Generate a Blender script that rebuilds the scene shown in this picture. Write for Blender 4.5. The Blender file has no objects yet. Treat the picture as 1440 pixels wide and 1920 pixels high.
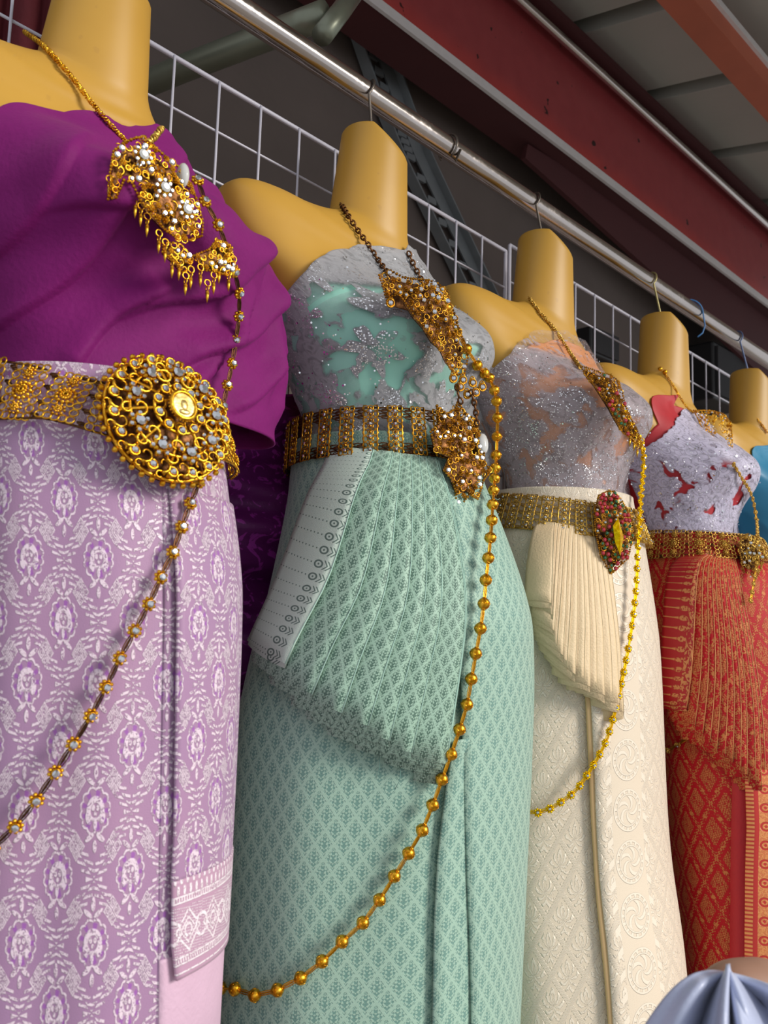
import bpy, math, random
import numpy as np
from mathutils import Vector, Matrix, Quaternion

SC = bpy.context.scene
COL = SC.collection
RNG = random.Random(7)
NR = np.random.RandomState(7)

# ------------------------------------------------------------------ camera
F_PX, CX, CY = 1700.0, 720.0, 960.0            # focal length in pixels of the 1440x1920 frame
UP = np.array([430, -13800, 1700.0]); UP /= np.linalg.norm(UP)      # world up, in camera axes (right, down, forward)
ROW = np.array([1760, 410, 1700.0]); ROW /= np.linalg.norm(ROW)     # the row of mannequins and the pipe (it slopes a little)
XA = ROW - UP * (ROW @ UP); XA /= np.linalg.norm(XA)
YA = np.cross(UP, XA)
M = np.array([XA, YA, UP])                     # camera axes -> world (x along the row, y into the wall, z up)
CAM = np.array([0.0, 0.0, 1.45])
cam_data = bpy.data.cameras.new('camera')
cam = bpy.data.objects.new('camera', cam_data); COL.objects.link(cam)
cam_data.sensor_fit = 'HORIZONTAL'; cam_data.sensor_width = 36.0
cam_data.lens = F_PX / 1440.0 * 36.0
cam_data.clip_start = 0.02; cam_data.clip_end = 60
Rm = Matrix([[M[i, 0], -M[i, 1], -M[i, 2]] for i in range(3)]).to_4x4()
cam.matrix_world = Matrix.Translation(Vector(CAM)) @ Rm
cam_data.dof.use_dof = True; cam_data.dof.focus_distance = 1.0; cam_data.dof.aperture_fstop = 15.0
SC.camera = cam
# ------------------------------------------------------------------ light
SUN_DIR, SUN_W, SUN_ANG, SUN_COL = (-0.46, 1.0, -0.44), 2.3, 22.0, (1.0, 0.94, 0.86)   # daylight from the open street side
SKY_W, SKY_COL = 0.52, (0.90, 0.94, 1.0)
EXPOSURE = 0.48
w = bpy.data.worlds.new('sky'); SC.world = w; w.use_nodes = True
bg = w.node_tree.nodes['Background']; bg.inputs[0].default_value = (*SKY_COL, 1); bg.inputs[1].default_value = SKY_W
sd = bpy.data.lights.new('sun', 'SUN'); sd.energy = SUN_W; sd.angle = math.radians(SUN_ANG); sd.color = SUN_COL
so = bpy.data.objects.new('sun', sd); COL.objects.link(so)
so.rotation_euler = Vector(SUN_DIR).to_track_quat('-Z', 'Y').to_euler()
vs = SC.view_settings
vs.view_transform = 'Standard'; vs.look = 'None'; vs.gamma = 1.0; vs.use_curve_mapping = False; vs.exposure = EXPOSURE
SC.cycles.max_bounces = 6; SC.cycles.transparent_max_bounces = 10

# ------------------------------------------------------------------ where things stand
def ray(px, py): return M @ np.array([(px - CX) / F_PX, (py - CY) / F_PX, 1.0])
def at_depth(px, py, d): return CAM + ray(px, py) * d
def on_y(px, py, y): r = ray(px, py); return CAM + r * (y / r[1])
def proj(p):
    q = (np.asarray(p) - CAM) @ M
    return np.stack([CX + F_PX * q[..., 0] / q[..., 2], CY + F_PX * q[..., 1] / q[..., 2]], -1), q[..., 2]
RW = M @ ROW
STEP = 0.281 * 0.86 / ROW[2]                   # spacing of the mannequins, 0.35 m
NECK0 = at_depth(200, -35, 0.86)
def neck(n): return NECK0 + RW * STEP * n + np.array([0, 0, 0.008 if n == 2 else 0.0])
YR = NECK0[1]                                  # the plane the row hangs in

# ------------------------------------------------------------------ meshes
class MB:
    def __init__(s): s.v = []; s.f = []; s.uv = []; s.n = 0
    def add(s, V, F, UV=None):
        V = np.asarray(V, float).reshape(-1, 3)
        s.v.append(V); s.f += [tuple(i + s.n for i in f) for f in F]
        s.uv.append(np.zeros((len(V), 2)) if UV is None else np.asarray(UV, float).reshape(-1, 2)); s.n += len(V)
        return s
    def grid(s, P, UV=None, wrap=False):
        a, b = P.shape[:2]; F = []
        for i in range(a - 1 + (1 if wrap else 0)):
            i2 = (i + 1) % a
            for j in range(b - 1): F.append((i * b + j, i2 * b + j, i2 * b + j + 1, i * b + j + 1))
        return s.add(P, F, UV)
    def tube(s, path, r, seg=8, closed=False, caps=True):
        P = np.asarray(path, float); n = len(P)
        T = (np.roll(P, -1, 0) - np.roll(P, 1, 0)) if closed else np.gradient(P, axis=0)
        T /= np.maximum(np.linalg.norm(T, axis=1, keepdims=True), 1e-9)
        r = np.broadcast_to(np.asarray(r, float), (n,))
        u = np.cross(T[0], [0.3, 0.2, 1.0]); 
        if np.linalg.norm(u) < 1e-3: u = np.cross(T[0], [1.0, 0, 0])
        u /= np.linalg.norm(u); V = []
        for i in range(n):
            u = u - T[i] * (u @ T[i]); u /= np.linalg.norm(u); b = np.cross(T[i], u)
            for k in range(seg):
                a = 2 * math.pi * k / seg
                V.append(P[i] + r[i] * (math.cos(a) * u + math.sin(a) * b))
        F = []
        for i in range(n if closed else n - 1):
            i2 = (i + 1) % n
            for k in range(seg): F.append((i * seg + k, i * seg + (k + 1) % seg, i2 * seg + (k + 1) % seg, i2 * seg + k))
        if caps and not closed:
            F.append(tuple(range(seg))[::-1]); F.append(tuple((n - 1) * seg + k for k in range(seg)))
        return s.add(V, F)
    def arc(s, c, R, r, ax=(1, 0, 0), ay=(0, 1, 0), a0=0, a1=360, n=12, seg=5, sy=1.0):
        c = np.asarray(c, float); ax = np.asarray(ax, float); ay = np.asarray(ay, float)
        full = abs(a1 - a0) >= 359.9
        A = np.radians(np.linspace(a0, a1, n, endpoint=not full))
        return s.tube([c + R * math.cos(a) * ax + R * sy * math.sin(a) * ay for a in A], r, seg, full)
    def ball(s, c, r, seg=8, rings=5, sc=(1, 1, 1), fr=None):
        c = np.asarray(c, float); V = []; F = []
        fr = np.eye(3) if fr is None else np.asarray(fr)
        for i in range(rings + 1):
            p = math.pi * i / rings
            for k in range(seg):
                a = 2 * math.pi * k / seg
                q = np.array([math.sin(p) * math.cos(a) * sc[0], math.sin(p) * math.sin(a) * sc[1], math.cos(p) * sc[2]]) * r
                V.append(c + q @ fr)
        for i in range(rings):
            for k in range(seg): F.append((i * seg + k, (i + 1) * seg + k, (i + 1) * seg + (k + 1) % seg, i * seg + (k + 1) % seg))
        return s.add(V, F)
    def box(s, c, h, fr=None):
        fr = np.eye(3) if fr is None else np.asarray(fr, float)
        c = np.asarray(c, float); h = np.asarray(h, float)
        V = [c + (np.array([x, y, z]) * h) @ fr for x in (-1, 1) for y in (-1, 1) for z in (-1, 1)]
        return s.add(V, [(0, 1, 3, 2), (4, 6, 7, 5), (0, 4, 5, 1), (2, 3, 7, 6), (0, 2, 6, 4), (1, 5, 7, 3)])
    def gem(s, c, r, h=0.55, n=8):
        c = np.asarray(c, float); V = []; F = []
        for rr, z in ((r * 0.92, 0.0), (r, h * r * 0.35), (r * 0.55, h * r)):
            for k in range(n): a = 2 * math.pi * k / n; V.append(c + [rr * math.cos(a), rr * math.sin(a), z])
        for i in range(2):
            for k in range(n): F.append((i * n + k, i * n + (k + 1) % n, (i + 1) * n + (k + 1) % n, (i + 1) * n + k))
        F.append(tuple(2 * n + k for k in range(n)))
        return s.add(V, F)
    def data(s, name, m, origin=(0, 0, 0), smooth=True):
        V = np.concatenate(s.v) - np.asarray(origin); me = bpy.data.meshes.new(name)
        me.from_pydata(V.tolist(), [], s.f)
        uv = np.concatenate(s.uv)
        if np.any(uv):
            l = me.uv_layers.new(name='UVMap'); idx = np.empty(len(me.loops), np.int32); me.loops.foreach_get('vertex_index', idx)
            l.data.foreach_set('uv', uv[idx].ravel())
        me.polygons.foreach_set('use_smooth', [smooth] * len(me.polygons)); me.materials.append(m); me.update()
        return me

def world_of(o):
    p = np.zeros(3)
    while o is not None: p = p + np.array(o.location); o = o.parent
    return p
def put(name, me, parent=None, loc=(0, 0, 0), rot=None):
    o = bpy.data.objects.new(name, me); COL.objects.link(o); o.location = loc
    if rot is not None: o.rotation_mode = 'QUATERNION'; o.rotation_quaternion = rot
    o.parent = parent
    return o
def obj(name, mb, m, parent=None, smooth=True, solid=0.0, off=-1.0, origin=None):
    """link one mesh object; the builder's vertices are in world metres"""
    o0 = world_of(parent) if parent is not None else np.zeros(3)
    loc = np.zeros(3)
    if origin is not None: loc = np.asarray(origin) - o0
    o = put(name, mb.data(name, m, o0 + loc, smooth), parent, loc)
    if solid:
        md = o.modifiers.new('thick', 'SOLIDIFY'); md.thickness = solid; md.offset = off; md.use_rim = True
    return o
def tag(o, label, cat, group=None, kind=None):
    if label: o['label'] = label
    if cat: o['category'] = cat
    if group: o['group'] = group
    if kind: o['kind'] = kind
    return o
def thing(name, loc, label, cat, group=None):
    o = bpy.data.objects.new(name, None); COL.objects.link(o); o.location = loc; o.empty_display_size = 0.02
    return tag(o, label, cat, group)
def quat(ax, ay, az):
    m = Matrix([[ax[i], ay[i], az[i]] for i in range(3)]); return m.to_quaternion()

# ------------------------------------------------------------------ materials
def lin(r, g, b):
    f = lambda c: (c / 255 / 12.92) if c / 255 <= 0.04045 else ((c / 255 + 0.055) / 1.055) ** 2.4
    return (f(r), f(g), f(b))
class E:
    """a shader value; arithmetic on it adds Math nodes"""
    nt = None
    def __init__(s, sock): s.s = sock
    @staticmethod
    def op(o, *a, clamp=False):
        n = E.nt.nodes.new('ShaderNodeMath'); n.operation = o; n.use_clamp = clamp
        for i, x in enumerate(a):
            if isinstance(x, E): E.nt.links.new(x.s, n.inputs[i])
            else: n.inputs[i].default_value = float(x)
        return E(n.outputs[0])
    def __add__(s, o): return E.op('ADD', s, o)
    __radd__ = __add__
    def __sub__(s, o): return E.op('SUBTRACT', s, o)
    def __rsub__(s, o): return E.op('SUBTRACT', o, s)
    def __mul__(s, o): return E.op('MULTIPLY', s, o)
    __rmul__ = __mul__
    def __truediv__(s, o): return E.op('DIVIDE', s, o)
    def __neg__(s): return E.op('MULTIPLY', s, -1)
    def __lt__(s, o): return E.op('LESS_THAN', s, o)
    def __gt__(s, o): return E.op('GREATER_THAN', s, o)
def eabs(a): return E.op('ABSOLUTE', a)
def esin(a): return E.op('SINE', a)
def emin(a, b): return E.op('MINIMUM', a, b)
def emax(a, b): return E.op('MAXIMUM', a, b)
def eround(a): return E.op('ROUND', a)
def efrac(a): return E.op('FRACT', a)
def ehyp(a, b): return E.op('SQRT', a * a + b * b)
def eatan(a, b): return E.op('ARCTAN2', a, b)
def sstep(x, a, b):
    """0 below a, 1 above b, smooth between (a may exceed b)"""
    inv = a > b
    n = E.nt.nodes.new('ShaderNodeMapRange'); n.interpolation_type = 'SMOOTHSTEP'
    E.nt.links.new(x.s, n.inputs[0])
    n.inputs[1].default_value = min(a, b); n.inputs[2].default_value = max(a, b)
    n.inputs[3].default_value = 1.0 if inv else 0.0; n.inputs[4].default_value = 0.0 if inv else 1.0
    return E(n.outputs[0])
def emix(a, b, t): return a + (b - a) * t
def noise(vec, scale, detail=2.0, dist=0.0, rough=0.5):
    n = E.nt.nodes.new('ShaderNodeTexNoise'); n.inputs['Scale'].default_value = scale; n.inputs['Detail'].default_value = detail
    n.inputs['Distortion'].default_value = dist; n.inputs['Roughness'].default_value = rough
    E.nt.links.new(vec, n.inputs['Vector']); return E(n.outputs[0])
def voro(vec, scale, feature='F1'):
    n = E.nt.nodes.new('ShaderNodeTexVoronoi'); n.inputs['Scale'].default_value = scale; n.feature = feature
    E.nt.links.new(vec, n.inputs['Vector']); return E(n.outputs[0])
def cmix(a, b, t):
    n = E.nt.nodes.new('ShaderNodeMix'); n.data_type = 'RGBA'
    for x, i in ((a, 6), (b, 7)):
        if isinstance(x, tuple): n.inputs[i].default_value = (*x, 1)
        else: E.nt.links.new(x, n.inputs[i])
    if isinstance(t, E): E.nt.links.new(t.s, n.inputs[0])
    else: n.inputs[0].default_value = t
    return n.outputs[2]
class Mat:
    def __init__(s, name):
        s.m = bpy.data.materials.new(name); s.m.use_nodes = True; s.nt = s.m.node_tree; E.nt = s.nt
        s.p = s.nt.nodes['Principled BSDF']
        tc = s.nt.nodes.new('ShaderNodeTexCoord'); s.uvv = tc.outputs['UV']; s.ob = tc.outputs['Object']
    def uv(s):
        x = s.nt.nodes.new('ShaderNodeSeparateXYZ'); s.nt.links.new(s.uvv, x.inputs[0]); return E(x.outputs[0]), E(x.outputs[1])
    def oxyz(s):
        x = s.nt.nodes.new('ShaderNodeSeparateXYZ'); s.nt.links.new(s.ob, x.inputs[0]); return E(x.outputs[0]), E(x.outputs[1]), E(x.outputs[2])
    def set(s, k, v):
        i = s.p.inputs[k]
        if isinstance(v, E): s.nt.links.new(v.s, i)
        elif isinstance(v, tuple): i.default_value = (*v, 1)
        elif isinstance(v, (int, float)): i.default_value = v
        else: s.nt.links.new(v, i)
        return s
    def bump(s, h, dist=0.001, strength=1.0):
        b = s.nt.nodes.new('ShaderNodeBump'); b.inputs['Distance'].default_value = dist; b.inputs['Strength'].default_value = strength
        s.nt.links.new(h.s, b.inputs['Height']); s.nt.links.new(b.outputs[0], s.p.inputs['Normal']); return s
    def alpha(s, a): s.nt.links.new(a.s, s.p.inputs['Alpha']); return s
def plain(name, col, rough=0.5, metal=0.0, spec=0.5, nz=None, bump=None):
    """a material of one colour with a little grain"""
    k = Mat(name); n = noise(k.ob, nz[0] if nz else 40.0, 3.0)
    amt = nz[1] if nz else 0.12
    d = tuple(c * (1 - amt) for c in col); l = tuple(min(1, c * (1 + amt)) for c in col)
    k.set('Base Color', cmix(d, l, n)).set('Roughness', rough).set('Metallic', metal).set('Specular IOR Level', spec)
    if bump: k.bump(noise(k.ob, bump[0], 3.0), bump[1])
    return k.m

# ------------------------------------------------------------------ body and skirt surfaces
def catmull(K,n):
    K=np.asarray(K,float);m=len(K);t=np.linspace(0,m-1,n);i=np.clip(t.astype(int),0,m-2);f=(t-i)[:,None]
    p0=K[np.clip(i-1,0,m-1)];p1=K[i];p2=K[i+1];p3=K[np.clip(i+2,0,m-1)]
    return .5*((2*p1)+(-p0+p2)*f+(2*p0-5*p1+4*p2-p3)*f*f+(-p0+3*p1-3*p2+p3)*f**3)
# aL aR b bb yc zL zR zF e
TORSO=[
(.042,.042,.040,.040,-.002,-.004,-.006,-.004,1.),
(.043,.043,.041,.040,-.002,-.05,-.05,-.05,1.),
(.046,.044,.043,.040,-.002,-.088,-.092,-.105,1.),
(.062,.045,.044,.040,.000,-.104,-.105,-.125,1.),
(.090,.050,.049,.040,.004,-.110,-.118,-.138,.95),
(.125,.060,.056,.040,.010,-.110,-.130,-.148,.9),
(.158,.072,.063,.040,.014,-.107,-.142,-.156,.85),
(.184,.083,.068,.040,.018,-.109,-.153,-.164,.8),
(.199,.093,.071,.040,.019,-.120,-.165,-.172,.75),
(.204,.104,.074,.040,.018,-.140,-.180,-.184,.75),
(.200,.114,.079,.042,.014,-.168,-.198,-.200,.8),
(.184,.124,.085,.045,.006,-.198,-.218,-.218,.85),
(.162,.132,.092,.050,-.002,-.228,-.238,-.236,.9),
(.146,.136,.100,.054,-.008,-.256,-.258,-.256,.95),
(.134,.130,.098,.056,-.014,-.285,-.285,-.285,1.),
(.112, .108, .086, .056, -.022,-.325,-.325,-.325,1.),
(.098, .098, .078, .052, -.028,-.360,-.360,-.360,1.),
(.092, .092, .074, .050, -.032,-.395,-.395,-.395,1.),
(.092, .092, .074, .050, -.036,-.430,-.430,-.430,1.)]
class Surf:
    def __init__(s,n_,K=TORSO,n=180): s.n=n;s.K=catmull(K,n);s.o=neck(n_);s.cache=None
    def ev(s,th,t,off=0.):
        th=np.asarray(th,float);t=np.asarray(t,float)
        p=s._pos(th,t)
        if np.any(off): p=p+s.nrm(th,t)*(np.zeros(p.shape[:-1])+off)[...,None]
        return p
    def _pos(s,th,t):
        q=np.clip(t,0,1)*(s.n-1);i=np.clip(q.astype(int),0,s.n-2);f=(q-i)[...,None]
        k=s.K[i]*(1-f)+s.K[i+1]*f
        aL,aR,b,bb,yc,zL,zR,zF,e=[k[...,j] for j in range(9)]
        sn,cs=np.sin(th),np.cos(th);S=np.sign(sn)*np.abs(sn)**e;Cc=np.abs(cs)**e
        x=np.where(sn>0,aR,aL)*S
        y=yc-np.where(cs>0,b*Cc,-bb*Cc)
        w=sn*sn
        z=zF*(1-w)+np.where(sn>0,zR,zL)*w
        g=0
        for sx in(-.056,.056): g=g+np.exp(-((x-sx)**2/(2*.036**2)+(z+.264)**2/(2*.034**2)))
        y=y-.034*g*np.clip(cs,0,1)**.5
        return np.stack([x,y,z],-1)
    def w(s,th,t,off=0.):
        """world points of the surface at angle th (0 = front, + = the right side) and height parameter t, pushed out by off"""
        return s.ev(np.asarray(th,float),np.asarray(t,float),off)+s.o
    def find(s,px,py,off=0.):
        """(th, t, miss) of the surface point a pixel of the photograph shows"""
        s.cache = s.cache or {}; ck = round(float(off), 3)
        if ck not in s.cache:
            th,t=np.meshgrid(np.radians(np.linspace(-150,150,481)),np.linspace(0,1,321))
            P=s.w(th,t,ck); n=s.nrm(th,t); ok=((P-CAM)*n).sum(-1)<0
            q,d=proj(P); s.cache[ck]=(th[ok],t[ok],q[ok],d[ok])
        th,t,q,d=s.cache[ck]; e=np.hypot(q[:,0]-px,q[:,1]-py); i=np.argmin(e)
        near=np.where(e<max(2.5,e[i]*1.05))[0]; i=near[np.argmin(d[near]+e[near]*.002)]
        return th[i],t[i],e[i],d[i]
    def nrm(s,th,t):
        d=1e-3
        a=s._pos(th+d,t)-s._pos(th-d,t);t1=np.clip(t+4*d,0,1);t0=np.clip(t-4*d,0,1)
        b=s._pos(th,t1)-s._pos(th,t0)
        n=np.cross(b,a);L=np.linalg.norm(n,axis=-1,keepdims=True);return n/np.maximum(L,1e-12)
SK={0:[(-.335,.100,.098,-.034),(-.375,.099,.098,-.036),(-.43,.101,.101,-.040),(-.46,.106,.106,-.048),(-.56,.112,.108,-.064),(-.7,.112,.107,-.07),(-.9,.109,.107,-.072),(-1.25,.104,.107,-.074)],
1:[(-.345,.104,.096,-.034),(-.385,.105,.099,-.036),(-.42,.110,.106,-.043),(-.46,.120,.116,-.052),(-.55,.144,.132,-.062),(-.62,.164,.132,-.060),(-.72,.178,.127,-.055),(-.9,.179,.124,-.049),(-1.25,.172,.120,-.040)],
2:[(-.345,.106,.092,-.032),(-.385,.108,.094,-.032),(-.42,.116,.100,-.034),(-.46,.128,.106,-.036),(-.6,.144,.108,-.044),(-.83,.152,.108,-.052),(-1.0,.158,.112,-.07),(-1.3,.158,.112,-.094)],
3:[(-.345,.106,.094,-.042),(-.385,.110,.098,-.052),(-.42,.118,.102,-.066),(-.46,.134,.112,-.082),(-.6,.154,.122,-.118),(-.72,.166,.128,-.143),(-.9,.168,.128,-.163),(-1.2,.168,.128,-.193)]}
SK[4]=[(z,a,b,y+.03) for z,a,b,y in SK[3]]
class Skirt(Surf):
    def __init__(s,n_,K=None,n=160): s.n=n;s.K=catmull(K or SK[n_],n);s.o=neck(n_);s.cache=None
    def _pos(s,th,t):
        q=np.clip(t,0,1)*(s.n-1);i=np.clip(q.astype(int),0,s.n-2);f=(q-i)[...,None]
        k=s.K[i]*(1-f)+s.K[i+1]*f
        z,a,b,yc=[k[...,j] for j in range(4)]
        return np.stack([a*np.sin(th),yc-b*np.cos(th),z+0*th],-1)
    def tz(s,z): return np.interp(-np.asarray(z,float),-s.K[:,0],np.linspace(0,1,s.n))

# ------------------------------------------------------------------ the setting
N1 = neck(1)
def rowline(x, y, z):
    """a point given from the second neck: x along the row, y into the wall, z up, following the slope of the row"""
    return N1 + np.array([x, y, z + x * (RW[2] / RW[0])])
M_wall = plain('plaster_dark', lin(104, 92, 86), 0.9, nz=(6, 0.2), bump=(30, 0.002))
M_floor = plain('concrete', lin(150, 145, 138), 0.9, nz=(8, 0.15))
M_sheet = plain('roof_sheet', lin(176, 176, 166), 0.55, 0.0, nz=(3, 0.15), bump=(60, 0.0006))
M_rib = plain('roof_rib', lin(84, 88, 82), 0.5, 0.0, nz=(8, 0.15))  # darker than the sheets: part of the channel shade is in this colour
M_white = plain('white_enamel', lin(205, 203, 215), 0.4, nz=(30, 0.05))
M_flange = plain('pale_flange', lin(206, 200, 198), 0.5, nz=(60, 0.08))
M_purlin = plain('rust_primer', lin(176, 92, 66), 0.6, nz=(10, 0.2))
M_maroon = plain('dark_maroon', lin(70, 24, 26), 0.8, nz=(6, 0.2))
M_black = plain('black_plastic', lin(26, 25, 27), 0.45)
def steel(name, col, rough):
    k = Mat(name); x, y, z = k.oxyz(); n = noise(k.ob, 14, 4); f = noise(k.ob, 160, 2)
    k.set('Base Color', cmix(tuple(c * 0.75 for c in col), col, n)).set('Metallic', 1.0)
    k.set('Roughness', emix(rough, rough + 0.12, sstep(f * 0.4 + n * 0.6, 0.5, 0.68))); return k.m
M_chrome = steel('stainless_steel', lin(206, 196, 190), 0.16)
M_wire = plain('hook_wire', lin(120, 112, 104), 0.35, 0.9)
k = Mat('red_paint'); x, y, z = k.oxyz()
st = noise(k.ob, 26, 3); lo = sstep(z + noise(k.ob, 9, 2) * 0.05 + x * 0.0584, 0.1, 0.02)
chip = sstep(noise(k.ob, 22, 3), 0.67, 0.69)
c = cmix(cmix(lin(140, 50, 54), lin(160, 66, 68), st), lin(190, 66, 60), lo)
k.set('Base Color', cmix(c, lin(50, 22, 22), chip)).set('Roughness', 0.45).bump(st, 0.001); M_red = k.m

def structure(name, mb, m, **kw):
    o = obj(name, mb, m, **kw); o['kind'] = 'structure'; return o
b = MB(); yw = YR + 0.5
b.add([(-2, yw, 0), (5.5, yw, 0), (5.5, yw, 3.3), (-2, yw, 3.3), (-2, yw + .1, 0), (5.5, yw + .1, 0), (5.5, yw + .1, 3.3), (-2, yw + .1, 3.3)],
      [(0, 1, 2, 3), (7, 6, 5, 4), (0, 4, 5, 1), (3, 2, 6, 7), (0, 3, 7, 4), (1, 5, 6, 2)])
structure('wall_back', b, M_wall, smooth=False)
b = MB(); b.box((1.5, -1, -0.03), (4, 3, 0.03)); structure('floor', b, M_floor, smooth=False)
# roof: sheets between ribs, sloping down towards the street
roof = bpy.data.objects.new('ceiling', None); COL.objects.link(roof); roof.location = rowline(1.2, 0.34, 0.87); roof['kind'] = 'structure'
RIBX = [-0.40, -0.06, 0.28, 0.61, 0.94, 1.27, 1.62, 1.96, 2.3, 2.64]
def roofp(x, y, dz=0): return rowline(x, y, 0.871 + (y - 0.34) * 0.2 + dz)
for i in range(len(RIBX) - 1):
    b = MB(); xa, xb = RIBX[i] + .045, RIBX[i + 1] - .005
    P = np.array([[roofp(xx, yy, dz) for yy in (0.52, 0.34, -0.4, -1.12)] for xx, dz in ((xa - .002, .075), (xa, 0), (xa + .01, .002), ((xa + xb) / 2, .003), (xb - .01, .002), (xb, 0), (xb + .002, .075))])
    b.grid(P); obj('roof_sheet', b, M_sheet, roof, smooth=False, solid=0.0015)
for i in range(len(RIBX)):
    b = MB(); xa, xb = RIBX[i] - .008, RIBX[i] + .048
    P = np.array([[roofp(xx, yy, dz) for yy in (0.52, 0.34, -0.4, -1.12)] for xx, dz in ((xa, .060), (xa + .008, .066), (xb - .008, .066), (xb, .060))])
    b.grid(P); obj('rib', b, M_rib, roof, smooth=False, solid=0.002)
# purlin of rusty primer with a pale strip standing in for the daylight gap above
b = MB()
def bar(b, y0, y1, z0, z1, x0=-1.2, x1=3.6):
    A = [rowline(x, y, z) for x in (x0, x1) for y in (y0, y1) for z in (z0, z1)]
    b.add(A, [(0, 1, 3, 2), (4, 6, 7, 5), (0, 4, 5, 1), (2, 3, 7, 6), (0, 2, 6, 4), (1, 5, 7, 3)])
bar(b, -0.01, 0.045, 0.676, 0.724, -0.5, 2.2); o = structure('trim_1', b, M_purlin, smooth=False, origin=rowline(0, 0, .7))
b = MB(); bar(b, -0.018, -0.010, 0.716, 0.730, -0.5, 2.2); obj('daylight_strip', b, M_flange, o, smooth=False)
# red steel beam
bm_o = thing('steel_beam', rowline(0.9, 0.35, 0.5), None, None); bm_o['kind'] = 'structure'
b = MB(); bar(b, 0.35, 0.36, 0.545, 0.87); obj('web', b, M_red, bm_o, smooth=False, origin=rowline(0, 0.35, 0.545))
b = MB(); bar(b, 0.337, 0.43, 0.530, 0.545); obj('lower_flange', b, M_maroon, bm_o, smooth=False, origin=rowline(0, 0.35, 0.50))  # shadow under the red flange is put into its dark maroon colour
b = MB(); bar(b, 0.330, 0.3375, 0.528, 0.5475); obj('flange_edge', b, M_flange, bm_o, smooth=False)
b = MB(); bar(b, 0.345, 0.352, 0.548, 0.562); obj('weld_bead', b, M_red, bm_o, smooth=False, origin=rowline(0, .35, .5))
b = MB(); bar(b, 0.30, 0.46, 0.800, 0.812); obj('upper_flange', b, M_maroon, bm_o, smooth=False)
# polished rail along the top of the beam
b = MB(); b.tube([rowline(x, 0.32, 0.775) for x in np.linspace(-1.2, 3.6, 12)], 0.0105, 14)
tag(obj('handrail_tube', b, M_chrome, origin=rowline(0.9, .32, .775)), 'thin polished steel tube running along the top of the red beam', 'tube')
# dark board behind the beam, added to stand in for the dark soffit
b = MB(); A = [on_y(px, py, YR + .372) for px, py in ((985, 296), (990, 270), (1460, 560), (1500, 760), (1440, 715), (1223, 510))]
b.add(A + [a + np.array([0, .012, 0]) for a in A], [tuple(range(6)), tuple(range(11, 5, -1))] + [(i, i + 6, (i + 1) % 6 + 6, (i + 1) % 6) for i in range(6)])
tag(obj('board', b, M_maroon, smooth=False, origin=N1 + np.array([1.6, .43, .3])), 'dark maroon board added in place of the dark soffit under the red beam', 'board')
# steel pipe the mannequins hang from
def pipe_pt(x, dr=0): return rowline(x, 0.03, 0.0865 + dr)
b = MB(); b.tube([pipe_pt(x) for x in np.linspace(-1.0, 3.4, 12)], 0.0150, 24)
tag(obj('hanging_rail', b, M_chrome, origin=pipe_pt(0)), 'thick polished steel pipe the yellow mannequins hang from', 'pipe')
M_green = plain('green_pipe', lin(124, 128, 112), 0.35, 0.5, nz=(20, .2))
b = MB(); b.tube([on_y(px, py, YR + yy) for px, py, yy in ((612, 26, .10), (560, 46, .14), (460, 84, .22), (340, 130, .32), (215, 182, .45), (170, 200, .5))], 0.0185, 16)
tag(obj('brace_pipe', b, M_green, origin=on_y(460, 84, YR + .22)), 'dull green brace pipe running from the steel pipe back to the wall', 'pipe')
b = MB(); b.tube([on_y(604, 66, YR + .062), on_y(640, 20, YR + .10), on_y(690, -50, YR + .16)], 0.0135, 14)
tag(obj('brace_pipe', b, M_green, origin=on_y(640, 20, YR + .10)), 'short dull green brace pipe rising from the steel pipe to the red beam', 'pipe')
# slotted strut leaning on the wall
M_strut = plain('zinc_strut', lin(128, 132, 134), 0.5, 0.4, nz=(30, .2))
P = [np.array(N1 + np.array(q)) for q in ((.375, .485, .66), (.49, .485, .473), (.556, .485, .384), (.80, .485, .125))]
st = thing('slotted_strut', P[1], 'grey slotted metal strut leaning on the wall behind the steel pipe', 'strut')
b = MB(); W = 0.044
for s_ in (-1, 1):
    L = []
    for i, p in enumerate(P): L.append([p + np.array([s_ * W, 0, s_ * .012]), p + np.array([s_ * .011, 0, s_ * .004])])
    b.grid(np.array(L))
    b.grid(np.array([[l[0], l[0] + np.array([0, -.022, 0])] for l in L]))
obj('angle_plate', b, M_strut, st, smooth=False, solid=.004)
for j in range(22):
    f = j / 21 * 2.98; i = min(int(f), 2); p = P[i] * (1 - f + i) + P[i + 1] * (f - i)
    b = MB(); b.box(p, (.013, .003, .007)); obj('bridge', b, M_strut, st, smooth=False)
# white wire display grids behind the row
GY, GC = 0.08, 0.0592
def grid_panel(x0, x1, zt, label, rows=7, x_first=None):
    g = thing('wire_grid', rowline((x0 + x1) / 2, GY, zt - .2), label, 'wire grid', 'white wire grids behind the row')
    def wire(name, A, B, r):
        b = MB(); b.tube([A, B], r, 6); obj(name, b, M_white, g)
    wire('frame_wire', rowline(x0, GY, zt), rowline(x1, GY, zt), .0030)
    wire('frame_wire', rowline(x0, GY, zt - rows * GC), rowline(x1, GY, zt - rows * GC), .0030)
    for x in (x0, x1): wire('frame_wire', rowline(x, GY, zt), rowline(x, GY, zt - rows * GC), .0030)
    x = (x_first if x_first is not None else x0 + GC)
    while x < x1 - .01: wire('wire', rowline(x, GY - .003, zt), rowline(x, GY - .003, zt - rows * GC), .0016); x += GC
    for i in range(1, rows): wire('wire', rowline(x0, GY, zt - i * GC), rowline(x1, GY, zt - i * GC), .0016)
grid_panel(-0.55, 0.362, 0.021 + .005, 'white wire grid behind the lilac and mint costumes', x_first=-0.55 + .0225 + .0)
grid_panel(0.372, 1.19, 0.040, 'white wire grid behind the cream and red costumes')
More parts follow.
